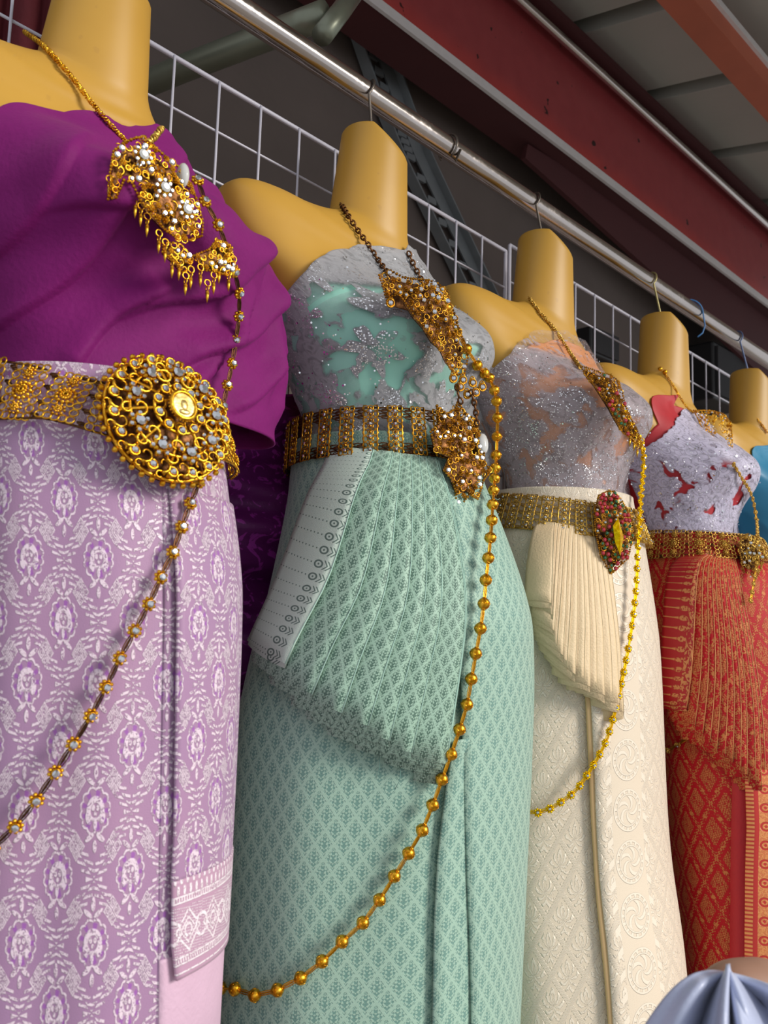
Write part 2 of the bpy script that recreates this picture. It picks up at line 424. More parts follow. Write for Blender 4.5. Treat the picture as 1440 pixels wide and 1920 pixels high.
grid_panel(1.20, 2.0, 0.062, 'white wire grid behind the blue costume at the far end')
# black boxes on the wall
for (px, py, w_, h_, lab) in ((1335, 712, .105, .085, 'black box mounted on the wall beyond the red costume'), (1098, 655, .06, .035, 'small black box on the wall behind the cream mannequin neck')):
    c = on_y(px, py, YR + .445); bx = thing('speaker_box', c, lab, 'speaker')
    b = MB(); b.box(c, (w_, .055, h_)); o = obj('cabinet', b, M_black, bx, smooth=False); md = o.modifiers.new('bev', 'BEVEL'); md.width = .006; md.segments = 2
    b = MB(); b.box(c + np.array([0, -.058, 0]), (w_ * .86, .004, h_ * .84)); obj('grille', b, plain('grille', lin(40, 38, 40), .8), bx, smooth=False)
    b = MB(); b.box(c + np.array([0, .058, 0]), (.03, .006, .03)); obj('wall_plate', b, M_black, bx, smooth=False)
# spare hooks on the pipe
def hook_path(x, tail, r=.0195, a0=-30, a1=200, drop=.05, dy=0.0):
    c = pipe_pt(x); P = []
    for a in np.radians(np.linspace(a0, a1, 16)): P.append(c + np.array([tail[0] * .0, -r * math.cos(a), r * math.sin(a)]))
    return P
def wire_obj(name, P, r, m, parent=None, label=None, cat=None, group=None):
    b = MB(); b.tube(P, r, 7); o = obj(name, b, m, parent, origin=P[len(P) // 2]); 
    if label: tag(o, label, cat, group)
    return o
M_hookb = plain('blue_hook_wire', lin(92, 110, 150), .4, .2); M_hooky = plain('brass_hook_wire', lin(176, 164, 112), .4, .6)
c = pipe_pt(.165)
P = [c + np.array([.006 * i / 15, -.0185 * math.cos(a), .0185 * math.sin(a)]) for i, a in enumerate(np.radians(np.linspace(-60, 215, 16)))]
P = [P[0] + np.array([.012, -.006, .012]), P[0] + np.array([.008, -.001, -.004])] + P
wire_obj('wire_hook', P, .0017, M_wire, None, 'empty bent grey wire hook looped over the steel pipe', 'hook')
c = pipe_pt(.84)
P = [c + np.array([0.004 * i, -.017 * math.cos(a), .017 * math.sin(a)]) for i, a in enumerate(np.radians(np.linspace(190, -20, 12)))] + [c + np.array([.05, -.017, -.03]), c + np.array([.046, -.014, -.045]), c + np.array([.034, -.01, -.055])]
wire_obj('wire_hook', P, .0014, plain('sky_blue_wire', lin(70, 130, 190), .4), None, 'thin bright blue hook on the pipe beside the red costume neck', 'hook')
# maroon garment behind the grid at the far left
M_mcloth = plain('maroon_cloth', lin(92, 20, 30), .85, nz=(30, .2), bump=(120, .001))
P = np.array([[at_depth(px, py, 1.06 + .012 * math.sin(px * .09 + py * .01)) for py in np.linspace(-60, 260, 20)] for px in np.linspace(-190, 130, 40)])
b = MB(); b.grid(P); tag(obj('hanging_garment', b, M_mcloth, solid=.004, origin=P[20, 10]), 'dark maroon cloth hanging behind the wire grid beside the purple costume', 'garment')

# ------------------------------------------------------------------ mannequins
k = Mat('mannequin_plastic'); n = noise(k.ob, 18, 3); sp = sstep(noise(k.ob, 70, 2), 0.70, 0.75)
k.set('Base Color', cmix(cmix(lin(184, 140, 56), lin(194, 150, 64), n), lin(150, 110, 60), sp * 0.18)).set('Roughness', .42).set('Specular IOR Level', .35)
k.set('Subsurface Weight', .08); k.p.inputs['Subsurface Radius'].default_value = (.01, .006, .003); M_skin = k.m
NAMES = ['purple', 'mint', 'cream', 'red', 'blue']
FORMLAB = ['yellow neck and shoulder mannequin under the purple sash', 'yellow armless mannequin under the silver and mint costume', 'yellow armless mannequin under the silver and orange top',
           'yellow armless mannequin under the red top with lavender lace', 'yellow armless mannequin under the blue top at the far end']
BODY = [Surf(i) for i in range(5)]; SKIRT = [Skirt(i) for i in range(5)]
def ring_grid(S, th0, th1, nth, t0, t1, nt, off=0.0, fn=None):
    th, t = np.meshgrid(np.radians(np.linspace(th0, th1, nth)), np.linspace(t0, t1, nt), indexing='ij')
    return S.w(th, t, off if fn is None else off + fn(th, t))
HOOKM = [M_wire, M_wire, M_wire, M_hooky, M_hookb]
for i in range(5):
    o = thing('mannequin', neck(i), FORMLAB[i], 'mannequin', 'mannequins hanging from the pipe')
    b = MB(); S = BODY[i]
    P = ring_grid(S, -180, 180, 97, 0.012, 1, 150)[:-1]
    # flat top of the neck, chamfered towards the front right
    c = S.o; Q = []
    for a in np.radians(np.linspace(-180, 180, 97)[:-1]):
        row = []
        for f in (1.0, .97, .9, .6, .25, 0.02):
            x = .0415 * f * math.sin(a); y = -.002 - .0395 * f * math.cos(a)
            u = .45 * x - .89 * (y + .002)
            z = .006 - .10 * x - max(0, u - .012) * .85 - (.0035 if f == 1.0 else .001 if f == .97 else 0)
            row.append(c + np.array([x, y, z]))
        Q.append(row)
    Q = np.array(Q); j0 = 22
    for j in range(j0):
        g = j / j0; P[:, j] = Q[:, 0] * (1 - g) + P[:, j0] * g
    b.grid(np.concatenate([Q[:, ::-1], P[:, 1:]], 1), wrap=True)
    obj('torso', b, M_skin, o)
    hx = (-.006, -.008, -.012, -.015, -.02)[i]
    top = c + np.array([hx, .0, -.004]); pc = pipe_pt(float(top[0] - N1[0] + .012))
    r = .0175
    P = [top + np.array([0, 0, -.01]), top + np.array([.002, -.004, .012])] + [pc + np.array([.002 * j, -r * math.cos(a), r * math.sin(a)]) for j, a in enumerate(np.radians(np.linspace(-35, 190, 14)))]
    wire_obj('hanging_hook', P, .0017, HOOKM[i], o)
    P = [top + np.array([.030, -.004, -.012]), top + np.array([.036, -.002, .016])]
    wire_obj('hook_end', P, .0017, HOOKM[i], o)

# ------------------------------------------------------------------ woven patterns
def cell(u, v, w, h):
    """staggered lattice of diamonds: offset from the nearest centre (in cells), L1 distance (0 centre, .5 edge), position along the edge"""
    x = u / w; y = v / h
    ax = x - eround(x); ay = y - eround(y)
    ina = (eabs(ax) + eabs(ay)) < 0.5
    bx = x - 0.5 - eround(x - 0.5); by = y - 0.5 - eround(y - 0.5)
    qx = emix(bx, ax, ina); qy = emix(by, ay, ina)
    return qx, qy, eabs(qx) + eabs(qy), eabs(qx) - eabs(qy)
def ell(x, y, cx, cy, a, b, rot=0.0):
    dx = x - cx; dy = y - cy
    if rot:
        c, s_ = math.cos(rot), math.sin(rot); dx, dy = dx * c + dy * s_, dy * c - dx * s_
    return ehyp(dx / a, dy / b)
def OR(*a):
    r = a[0]
    for x in a[1:]: r = emax(r, x)
    return r
def band(x, c, w): return sstep(eabs(x - c), w * 1.25, w * 0.75)

def lilac(name, w=.064, h=.086, dw=0.0):
    k = Mat(name); u, v = k.uv()
    wob = noise(k.uvv, 30, 2)
    qx, qy, L, t = cell(u + (wob - .5) * .003 + v * .05, v + (wob - .5) * .003, w, h)
    mx = qx * (w / .0145); my = qy * (h / .0145) - .12            # medallion radius = 1
    r = ehyp(mx / .82, my); an = eatan(mx, my)
    scal = 1.0 + eabs(esin(an * 6.0)) * .13
    ring = band(r - scal, -.04, .065)
    petal = (r < .93) * (r > .55) * sstep(esin(an * 9.0), -.1, .5)
    arch = sstep(eabs(r - .50), .20, .12) * sstep(my, -.55, -.35)
    side = OR(sstep(ell(mx, my, -.42, -.35, .15, .3, .3), 1.1, .8), sstep(ell(mx, my, .42, -.35, .15, .3, -.3), 1.1, .8))
    dots = OR(sstep(ell(mx, my, -.13, .12, .11, .15), 1.1, .8), sstep(ell(mx, my, .13, .12, .11, .15), 1.1, .8), sstep(ell(mx, my, 0, -.62, .11, .32), 1.1, .8), sstep(ell(mx, my, 0, -.14, .09, .12), 1.1, .8))
    amx = eabs(mx)
    lv = OR(sstep(ell(amx, my, 0, 1.75, .13, .34), 1.1, .8), sstep(ell(amx, my, .30, 1.33, .13, .32, -.95), 1.1, .8),
            sstep(ell(amx, my, 0, -1.62, .13, .30), 1.1, .8), sstep(ell(amx, my, .32, -1.22, .13, .32, .95), 1.1, .8))
    d = (0.5 - L)
    leafw = .098 + esin(t * 6.283 * 8.0) * .028 + (wob - .5) * .05
    fea = esin((t * 8.0 + d * 12.0) * 6.283)
    leaves = sstep(leafw - d, -.004, .012) * sstep(fea, -.25, .25) * sstep(d, .004, .010)
    ex = (eabs(qx) - .25); ey = (eabs(qy) - .25)
    p = eabs(ex + ey); q = eabs(ex - ey)
    m = emax(eabs(p - .062), eabs(q - .062))
    cross = OR(band(m, .048, .010), band(m, .024, .008), sstep(m, .010, .006))
    incross = emax(p, q) < .124
    leaves = emix(leaves, cross, incross)
    far = sstep(L, .32, .38)
    white = OR(ring, arch, dots, lv, side) * (1 - sstep(L, .44, .47)); white = OR(white, leaves * far)
    thread = noise(k.uvv, 900, 1); vein = sstep(noise(k.uvv, 420, 2, 1.5), .36, .46)
    white = white * vein
    g = cmix(lin(150, 116, 156), lin(172, 132, 162), noise(k.uvv, 9, 2))
    g = cmix(g, lin(150, 84, 168), petal * .85)
    c = cmix(g, lin(232, 214, 226), white * emix(.78, 1.0, thread))
    k.set('Base Color', c).set('Roughness', emix(.52, .36, white)).set('Sheen Weight', .25).set('Specular IOR Level', .4)
    k.bump(white + thread * .25, .0005); return k.m
def lilac_border(name):
    k = Mat(name); u, v = k.uv()                       # v counts up from the hem
    z = v
    l1 = OR(*[band(z, c, .0007) for c in (.004, .010, .0145, .052, .056, .072, .077, .082)])
    beads = OR(*[band(z, c, .0016) * sstep(esin(u * 2200), -.3, .3) for c in (.0125, .054, .0745)])
    zz = (z - .032) / .034; x = efrac(u / .034) - .5
    dia = eabs(x) + eabs(zz)
    mo = OR(band(dia, .42, .04), band(dia, .26, .03), band(ehyp(x, zz), .12, .03), band(ehyp(eabs(x) - .5, zz), .22, .04), sstep(esin(x * 60 + zz * 50) * esin(zz * 55 - x * 50), .2, .5)) * (eabs(zz) < .5)
    zz2 = (z - .064) / .012; mo2 = sstep(esin(u * 900) * esin(zz2 * 5), .0, .4) * (eabs(zz2) < .6)
    white = OR(l1, beads, mo, mo2) * sstep(noise(k.uvv, 420, 2, 1.5), .34, .44)
    c = cmix(lin(186, 146, 172), lin(240, 226, 234), white)
    k.set('Base Color', c).set('Roughness', .45).set('Sheen Weight', .2); k.bump(white, .0005); return k.m
def lattice_cloth(name, w, h, ground, dark, contrast=1.0, line=.055, rough=.5, edge_dark=None):
    """fine diamond lattice: pale lines, a dark flame-like motif inside each diamond"""
    k = Mat(name); u, v = k.uv()
    qx, qy, L, t = cell(u, v, w, h)
    fx = eabs(qx); 
    r = ehyp(qx * 1.25, qy); an = eatan(fx, qy)
    fl = esin(an * 7.0) * .05 + .30
    core = sstep(L, .470 - line * .6, .43 - line * .6)
    swirl = esin((fx * 34.0 + esin(qy * 40.0) * 1.1)) * .5 + esin(qy * 46.0 - fx * 18.0) * .5
    motif = core * sstep(swirl + noise(k.uvv, 700, 2) * .8, .22, .55)
    centre = sstep(ehyp(qx, qy * .8), .07, .05); motif = emax(motif, centre)
    ringl = band(L, .36, .018); motif = emax(motif * (1 - ringl), 0.0)
    grain = noise(k.uvv, 1300, 1)
    weft = esin(v * 5200.0) * .5 + .5
    c = cmix(cmix(ground, tuple(x * .86 for x in ground), grain), dark, motif * contrast * emix(.7, 1.0, grain))
    k.set('Base Color', c).set('Roughness', rough).set('Sheen Weight', .25).set('Specular IOR Level', .45)
    k.bump(motif * -.5 + grain * .4 + weft * .15, .0004); return k.m
def dotted_band(name):
    """pale band crossed by dotted lines that end in little leaf sprigs; u runs across the pleat (0..w), v down it"""
    k = Mat(name); u, v = k.uv()
    row = v / .0088; f = row - eround(row)
    y = f * .0088
    dot = sstep(ehyp((efrac(u / .0030) - .5) * .0030, y), .00062, .00040) * (u < .026)
    x2 = u - .0310
    spr = OR(band(ehyp(x2 * .8, y), .0021, .0005), sstep(ehyp(x2, y), .0008, .0005), *[band(eabs(y) * .9 + (u - c), .0, .0005) * (eabs(y) < .0030) * (u < c + .001) for c in (.0372, .0395)])
    grain = noise(k.uvv, 1300, 1)
    c = cmix(cmix(lin(176, 196, 184), lin(196, 212, 200), grain), lin(66, 92, 84), OR(dot, spr) * .9)
    k.set('Base Color', c).set('Roughness', .6).bump(grain, .0003); return k.m
U_ROUND = SKIRT[2].find(1168, 1440)[0] * .15
def damask(name, roundels=False):
    k = Mat(name); u, v = k.uv()
    qx, qy, L, t = cell(u, v, .046, .060)
    an = eatan(eabs(qx), qy); r = ehyp(qx * .9, qy)
    n = noise(k.uvv, 120, 2, 2.5)
    fl = sstep(esin(an * 9.0 + r * 30) + (n - .5) * 5.0, .0, .6) * sstep(L, .40, .34)
    lf = sstep(esin(t * 60 + (.5 - L) * 130) + (n - .5) * 1.6, 0, .5) * sstep(L, .40, .43)
    if roundels:
        y = v / .060; x = (u - U_ROUND) / .060; q = y - eround(y); rr = ehyp(x, q)
        rd = OR(band(rr, .40, .02), band(rr, .31, .015), sstep(esin(eatan(x, q) * 5 + rr * 26), .1, .5) * (rr < .28), sstep(esin(eatan(x, q) * 16), .0, .4) * (rr < .40) * (rr > .33))
        inb = eabs(x) < .46
        hb = sstep(esin((eabs(x) * 12 + v * 260)), .2, .6) * (eabs(x) > .46) * (eabs(x) < .60)
        mo = emix(OR(fl, lf), rd, inb); mo = emax(mo, hb)
    else: mo = OR(fl, lf)
    g = noise(k.uvv, 1100, 1)
    c = cmix(cmix(lin(216, 201, 179), lin(224, 209, 187), g), lin(231, 219, 200), mo)
    k.set('Base Color', c).set('Roughness', emix(.55, .34, mo)).set('Sheen Weight', .2); k.bump(mo + g * .3, .0007); return k.m
def redgold(name, w=.050, h=.070, dense=False):
    k = Mat(name); u, v = k.uv(); n = noise(k.uvv, 200, 2, 1.0)
    qx, qy, L, t = cell(u, v, w, h)
    jag = esin(t * 6.283 * 11) * .018
    lozenge = sstep(L + jag, .300, .280)
    vein = sstep(eabs(esin(L * 46.0 + esin(t * 6.283 * 8) * 1.4)), .30, .55)
    petal = sstep(eabs(esin(t * 6.283 * 5 + L * 8)), .16, .36)
    loz = lozenge * vein * petal * sstep(ehyp(qx, qy), .012, .024)
    d = .5 - L
    strip = sstep(.085 + esin(t * 6.283 * 7) * .018 - d, -.004, .010)
    lf = strip * sstep(esin((t * 7.0 + d * 9.0) * 6.283), -.55, -.2) * sstep(eabs(d - .055), .006, .016)
    ex = eabs(eabs(qx) - .25); ey = eabs(eabs(qy) - .25)
    knot = sstep(esin(eatan(ex, ey) * 4.0) * .02 + ex + ey, .085, .07); kn = knot * sstep(n, .38, .46)
    gold = emix(OR(loz, lf), kn, knot) * sstep(n, .34, .44)
    if dense: gold = emax(gold, sstep(noise(k.uvv, 150, 2, 2.0), .56, .61) * .7)
    c = cmix(cmix(lin(170, 12, 26), lin(186, 18, 32), noise(k.uvv, 900, 1)), lin(200, 128, 72), gold * .88)
    k.set('Base Color', c).set('Roughness', .62).set('Specular IOR Level', .25); k.bump(gold, .0005); return k.m
def red_band(name):
    k = Mat(name); u, v = k.uv()
    row = v / .0088; y = (row - eround(row)) * .0088; n = noise(k.uvv, 400, 2)
    wdt = .0005 + emax(u - .016, 0.0) * .10
    line = sstep(eabs(y), wdt * 1.0, wdt * .6) if False else sstep(eabs(y) - wdt, .0003, -.0002)
    sp = sstep(ehyp((u - .028) * .45, y), .0027, .0021) * sstep(n, .40, .48)
    gold = emax(line * (u < .022), sp)
    gold = emax(gold, (u > .033) * sstep(noise(k.uvv, 160, 2, 2.0), .48, .54))
    c = cmix(lin(168, 10, 24), lin(206, 138, 80), gold * .92)
    k.set('Base Color', c).set('Roughness', .5); k.bump(gold, .0004); return k.m
def gold_ladder(name):
    k = Mat(name); u, v = k.uv()
    rung = sstep(esin(v * 6.283 / .0052), -.5, -.1) * (u < .0085)
    mid = OR(band(u, .0100, .0006), band(u, .0120, .0005)); y = v / .024; q = (y - eround(y)) * .024; x = u - .0205
    ro = OR(band(ehyp(x, q), .0050, .0012), sstep(ehyp(x, q), .002, .0015)); n = sstep(noise(k.uvv, 260, 2, 1.5), .46, .52)
    g = emax(rung, (u > .0135) * (1 - ro) * emix(.6, 1.0, n))
    c = cmix(lin(206, 52, 46), lin(240, 158, 92), g)
    k.set('Base Color', c).set('Roughness', .45); k.bump(g, .0006); return k.m

M_lilac = lilac('lilac_brocade'); M_lilac_b = lilac_border('lilac_border')
M_pink = plain('pale_pink_cloth', lin(206, 172, 194), .6, nz=(60, .06), bump=(300, .0006))
M_mint = lattice_cloth('mint_lattice', .0180, .0250, lin(160, 194, 176), lin(74, 124, 118), .85)
M_mintp = lattice_cloth('mint_pleat', .0130, .0165, lin(158, 192, 172), lin(40, 84, 70), .95)
M_mintw = dotted_band('mint_band')
M_cream = damask('cream_damask'); M_creamr = damask('cream_roundels', True)
M_creamp = plain('cream_pleat', lin(220, 196, 158), .55, nz=(260, .07), bump=(420, .0006))
M_tan = plain('tan_lining', lin(206, 172, 122), .6, nz=(40, .1))
M_red = redgold('red_gold'); M_redp = redgold('red_gold_pleat', .044, .062, True); M_redb = red_band('red_band'); M_ladder = gold_ladder('gold_ladder')
M_mred = plain('plain_red_cloth', lin(176, 20, 32), .6, nz=(90, .1), bump=(260, .0005))

# ------------------------------------------------------------------ skirts
def uvgrid(S, th, t, ru=.15):
    z = S.w(np.zeros_like(t), t)[..., 2] - S.o[2]
    return np.stack([th * ru, z], -1)
def skirt_wrap(S, m, root, name='wrap', fn=None, t0=0.0, solid=.0016, nth=200, nt=110):
    th, t = np.meshgrid(np.radians(np.linspace(-180, 180, nth)), np.linspace(t0, 1, nt), indexing='ij')
    off = fn(th, t) if fn else 0.0
    b = MB(); b.grid(S.w(th, t, off), uvgrid(S, th, t)); return obj(name, b, m, root, solid=solid)
def px_line(S, pts, n):
    """(th, t) along a line traced on the surface"""
    A = np.array([S.find(x, y)[:2] for x, y in pts]); q = np.linspace(0, len(A) - 1, n)
    return np.interp(q, np.arange(len(A)), A[:, 0]), np.interp(q, np.arange(len(A)), A[:, 1])
def panel(S, left, th_r, off, m, root, name, n=60, nu=28, lift=.004, to_bottom=True, solid=.0022, wave=0.0, uv_local=False, hem=None):
    tl, tt = px_line(S, left, n)
    if to_bottom and left[-1][1] > 1900:
        tt = np.append(tt, np.linspace(tt[-1], 1, 9)[1:]); tl = np.append(tl, np.full(8, tl[-1])); n += 8
    f = np.linspace(0, 1, nu)[None, :]
    th = tl[:, None] * (1 - f) + math.radians(th_r) * f; t = np.repeat(tt[:, None], nu, 1)
    ramp = np.clip((-(S.w(np.zeros_like(t), t)[..., 2] - S.o[2]) - .43) / .14, 0.1, 1)
    o = ramp * (off + lift * np.exp(-f * 9)) + wave * np.sin(f * 9 + tt[:, None] * 14)
    P = S.w(th, t, o); z = P[..., 2] - S.o[2]
    if uv_local:
        UV = np.stack([(th - tl[:, None]) * .13 + 1e-4, z - z[-1, 0] + 1e-4], -1)
    else: UV = np.stack([th * .15, z], -1)
    b = MB(); b.grid(P, UV); return obj(name, b, m, root, solid=solid)
SKLAB = ['lilac brocade skirt with white floral lattice and a bordered front panel', 'mint green skirt with fine diamond lattice and pleated fan front',
         'cream damask skirt with plain cream fan pleats', 'red skirt with gold diamond lattice and red fan pleats', 'pearly white beaded skirt under the blue top']
skirt = [thing('skirt', neck(i) + np.array([0, -.05, -.40]), SKLAB[i], 'skirt', 'costume skirts') for i in range(5)]
def sway(a1, k1, p1, a2, k2, p2, tr=.25):
    return lambda th, t: np.clip((t - tr) / .5, 0, 1) * (a1 * np.sin(k1 * th + p1 + t * 1.5) + a2 * np.sin(k2 * th + p2 - t * 2.0)) 
# lilac
S = SKIRT[0]
skirt_wrap(S, M_lilac, skirt[0], t0=float(S.tz(-.408)), fn=sway(.0030, 5, .4, .0016, 11, 1.))
panel(S, [(300, 915), (303, 1050), (300, 1300), (293, 1600), (288, 1915)], 100, .0030, M_lilac, skirt[0], 'inner_panel', lift=.002)
panel(S, [(313, 915), (318, 1050), (317, 1300), (310, 1560), (306, 1643)], 96, .0070, M_lilac, skirt[0], 'front_panel')
panel(S, [(306, 1643), (305, 1700), (306, 1770), (314, 1838)], 94, .0078, M_lilac_b, skirt[0], 'panel_border', n=30, uv_local=True)['label'] = 'broad white woven border at the hem of the front panel'
panel(S, [(292, 1800), (290, 1850), (287, 1925)], 84, .0050, M_pink, skirt[0], 'under_hem', n=16, lift=.001)['label'] = 'paler pink cloth showing below the front panel'
# mint
S = SKIRT[1]
skirt_wrap(S, M_mint, skirt[1], t0=float(S.tz(-.380)), fn=sway(.0035, 4, 1.2, .0016, 9, .3))
panel(S, [(838, 1380), (824, 1480), (808, 1600), (800, 1720), (800, 1925)], 110, .004, M_mint, skirt[1], 'inner_panel', lift=.010)
panel(S, [(838, 890), (848, 1000), (850, 1120), (852, 1200), (856, 1360), (860, 1500), (863, 1650), (867, 1925)], 105, .007, M_mint, skirt[1], 'front_panel', lift=.004)
# cream
S = SKIRT[2]
skirt_wrap(S, M_cream, skirt[2], t0=float(S.tz(-.380)), fn=sway(.0030, 5, .2, .0014, 9, 2.))
panel(S, [(1088, 1200), (1093, 1300), (1100, 1450), (1107, 1600), (1122, 1760), (1136, 1925)], 70, .0025, M_tan, skirt[2], 'lining', lift=.006)['label'] = 'tan lining showing in the gap of the skirt fold'
panel(S, [(1098, 1010), (1096, 1120), (1094, 1230), (1102, 1300), (1108, 1450), (1114, 1600), (1130, 1760), (1143, 1925)], 105, .006, M_creamr, skirt[2], 'front_panel', lift=.004)
# red
S = SKIRT[3]
skirt_wrap(S, M_red, skirt[3], t0=float(S.tz(-.380)), fn=sway(.0030, 5, .8, .0014, 9, 1.))
panel(S, [(1372, 1450), (1373, 1560), (1372, 1700), (1372, 1860)], 60, .006, M_mred, skirt[3], 'inner_panel', lift=.004)
panel(S, [(1394, 1440), (1397, 1550), (1398, 1700), (1400, 1860)], 62, .014, M_ladder, skirt[3], 'front_panel', uv_local=True)['label'] = 'orange gold woven panel with a ladder edge'
# pearly beaded
S = SKIRT[4]
M_pearl = plain('pearl', lin(206, 196, 204), .3, nz=(20, .08)); M_pearlc = plain('pearl_cloth', lin(168, 158, 168), .8)
skirt_wrap(S, M_pearlc, skirt[4], nth=80, nt=50)
b = MB()
for r_ in range(60):
    tz = r_ / 60 * .55
    for q_ in range(40):
        th_ = math.radians(-95 + (q_ + (r_ % 2) * .5) * 3.0); p = S.w(th_, tz, .002); b.ball(p, .0034, 6, 4, (1, 1, 1.5))
o = obj('pearl_beads', b, M_pearl, skirt[4]); o['kind'] = 'stuff'

# ------------------------------------------------------------------ fan pleats
def fan(S, root, top, bot_l, bot_r, mats, name='pleat', base=.006, step=.0024, n=16, m=9, curl=.0, edge_m=None, over=.007):
    """pleats fanned out from under the belt; pleat 0 lies on top. top = (left, right) pixel of each pleat at the belt"""
    N = len(bot_l)
    for k_ in range(N):
        A = {}
        rise = base + (N - 1 - k_) * step
        for key, (x, y) in dict(tl=top[k_][0], tr=top[k_][1], bl=bot_l[k_], br=bot_r[k_]).items(): A[key] = np.array(S.find(x, y - (26 if key[0] == 't' else 0), .008 if key[0] == 't' else .004 + rise + (.0055 if key == 'br' else 0))[:2])
        rise = base + (N - 1 - k_) * step
        g, f = np.meshgrid(np.linspace(0, 1, n), np.linspace(0, 1, m), indexing='ij')
        def pt(q): return A['tl'][q] * (1 - f) * (1 - g) + A['tr'][q] * f * (1 - g) + A['bl'][q] * (1 - f) * g + A['br'][q] * f * g
        th, t = pt(0), pt(1)
        open_ = np.clip(g * 1.3, .12, 1)
        off = .004 + rise * open_ + .0055 * f * open_ - .002 * (1 - f) + curl * g ** 3 * f * (1 - f) * 4 * ((-1) ** k_ * .3 + .7)
        P1 = S.w(th, t, off)
        # the return fold behind, a little longer and set back
        t2 = t + over * g ** 6 * (.8 + .2 * np.sin(f * 3 + k_)); th2 = th + .010 * (1 - f)
        P2 = S.w(th2, t2, off - .0009)
        wd = np.linalg.norm(P1[-1, -1] - P1[-1, 0]); ln = np.linalg.norm(P1[-1, 0] - P1[0, 0])
        loc = 'band' in mats[min(k_, len(mats) - 1)].name
        uu = f * np.linspace(.7, 1, n)[:, None] * wd; vv = -g * ln
        UV = np.stack([uu * (.045 / wd if loc else 1) + (0 if loc else k_ * .0137 + .3), vv + .002 * k_], -1)
        P = np.concatenate([P1, P2[:, ::-1]], 1); UVs = np.concatenate([UV, UV[:, ::-1] + (0 if loc else .01)], 1)
        b = MB(); b.grid(P, UVs)
        po = obj(name, b, mats[min(k_, len(mats) - 1)], root, solid=.0004, off=0.0)
        b = MB(); b.tube(P1[:, -1], .00055, 5); obj('fold_edge', b, edge_m, po)
lerp = lambda a, b, f: tuple(a[i] + (b[i] - a[i]) * f for i in range(2))
# mint fan
bl = [(460, 1198), (466, 1226), (500, 1272), (540, 1312), (572, 1342), (612, 1368), (664, 1396), (720, 1418), (776, 1448)]
br = [(533, 1243), (585, 1300), (641, 1338), (691, 1362), (730, 1388), (774, 1413), (837, 1433), (838, 1446), (828, 1461)]
tp = [((614, 862), (700, 868)), ((625, 864), (738, 872)), ((650, 866), (752, 874)), ((680, 868), (772, 876)), ((705, 870), (788, 878)), ((730, 873), (800, 881)), ((755, 876), (818, 884)), ((775, 878), (824, 886)), ((790, 880), (826, 887))]
fan(SKIRT[1], skirt[1], tp, bl, br, [M_mintw] + [M_mintp] * 8, curl=.001, edge_m=plain('mint_fold', lin(166, 204, 188), .6))
# loose threads under the mint fan
for q in ([(708, 1408), (706, 1430), (701, 1455)], [(742, 1414), (744, 1440), (741, 1460), (733, 1478)], [(900, 936), (920, 944), (934, 936)]):
    b = MB(); b.tube([SKIRT[1].w(*SKIRT[1].find(x, y)[:2], .010) for x, y in q], .0004, 4); obj('loose_thread', b, M_mint, skirt[1])
# cream fan
bl = [(982, 1122), (993, 1128), (994, 1152), (996, 1172), (1000, 1191), (1006, 1206), (1016, 1222), (1032, 1246), (1044, 1262), (1060, 1276), (1076, 1288), (1094, 1298), (1108, 1310), (1128, 1336)]
br = [(1034, 1130), (1038, 1156), (1040, 1182), (1046, 1208), (1056, 1226), (1063, 1246), (1080, 1262), (1096, 1272), (1106, 1284), (1120, 1294), (1134, 1300), (1150, 1312), (1162, 1322), (1169, 1336)]
tp = [((1006 + 5.5 * i, 1003 + .9 * i), (1042 + 7.2 * i, 1006 + 1.2 * i)) for i in range(14)]
fan(SKIRT[2], skirt[2], tp, bl, br, [M_creamp], edge_m=plain('cream_fold', lin(232, 210, 172), .6), base=.006, step=.0023, curl=.006)
# red fan
bl = [(1232, 1320), (1248, 1344), (1258, 1362), (1270, 1378), (1288, 1388), (1306, 1398), (1326, 1412), (1336, 1426), (1356, 1444), (1372, 1458), (1384, 1472), (1400, 1487)]
br = [(1288, 1328), (1302, 1358), (1318, 1372), (1330, 1388), (1344, 1400), (1358, 1412), (1374, 1424), (1388, 1436), (1402, 1450), (1416, 1462), (1428, 1474), (1437, 1488)]
tp = [((1281 + 5 * i, 1054 + 1.0 * i), (1330 + 4.6 * i, 1056 + 1.2 * i)) for i in range(12)]
fan(SKIRT[3], skirt[3], tp, bl, br, [M_redb] + [M_redp] * 11, edge_m=plain('gold_fold', lin(206, 140, 84), .6), base=.006, step=.0020, curl=.004)

# ------------------------------------------------------------------ tops and sashes
def top_line(S, pts, ths):
    """height parameter of a neckline traced on the body, as a function of the angle"""
    A = sorted((S.find(x, y)[0], S.find(x, y)[1]) for x, y in pts)
    return np.interp(ths, [a[0] for a in A], [a[1] for a in A])
def wrap_top(S, m, root, name, neckline, th0, th1, z_end, off, nth=150, nt=90, fold=None, solid=.0012, scallop=0.0, back_t=None):
    ths = np.radians(np.linspace(th0, th1, nth)); tt = top_line(S, neckline, ths)
    if back_t is not None: tt = np.where(ths > math.radians(125), tt + (back_t - tt) * np.clip((ths - math.radians(125)) / .5, 0, 1), tt)
    if scallop: tt = tt + scallop * np.abs(np.sin(ths * 26))
    zz = S.K[:, 7]; te = np.interp(-z_end, -zz, np.linspace(0, 1, S.n))
    f = np.linspace(0, 1, nt)[None, :]
    th = np.repeat(ths[:, None], nt, 1); t = tt[:, None] * (1 - f) + te * f
    P0 = S.w(th, t, off); o = off + (fold(P0 - S.o, th, t, f) if fold else 0.0)
    P = S.w(th, t, o); UV = np.stack([th * .11 + .5, P[..., 2] - S.o[2]], -1)
    b = MB(); b.grid(P, UV); return obj(name, b, m, root, solid=solid)
def crease(x, sharp=2.0): return 1 - np.abs(np.sin(x)) ** (1 / sharp)

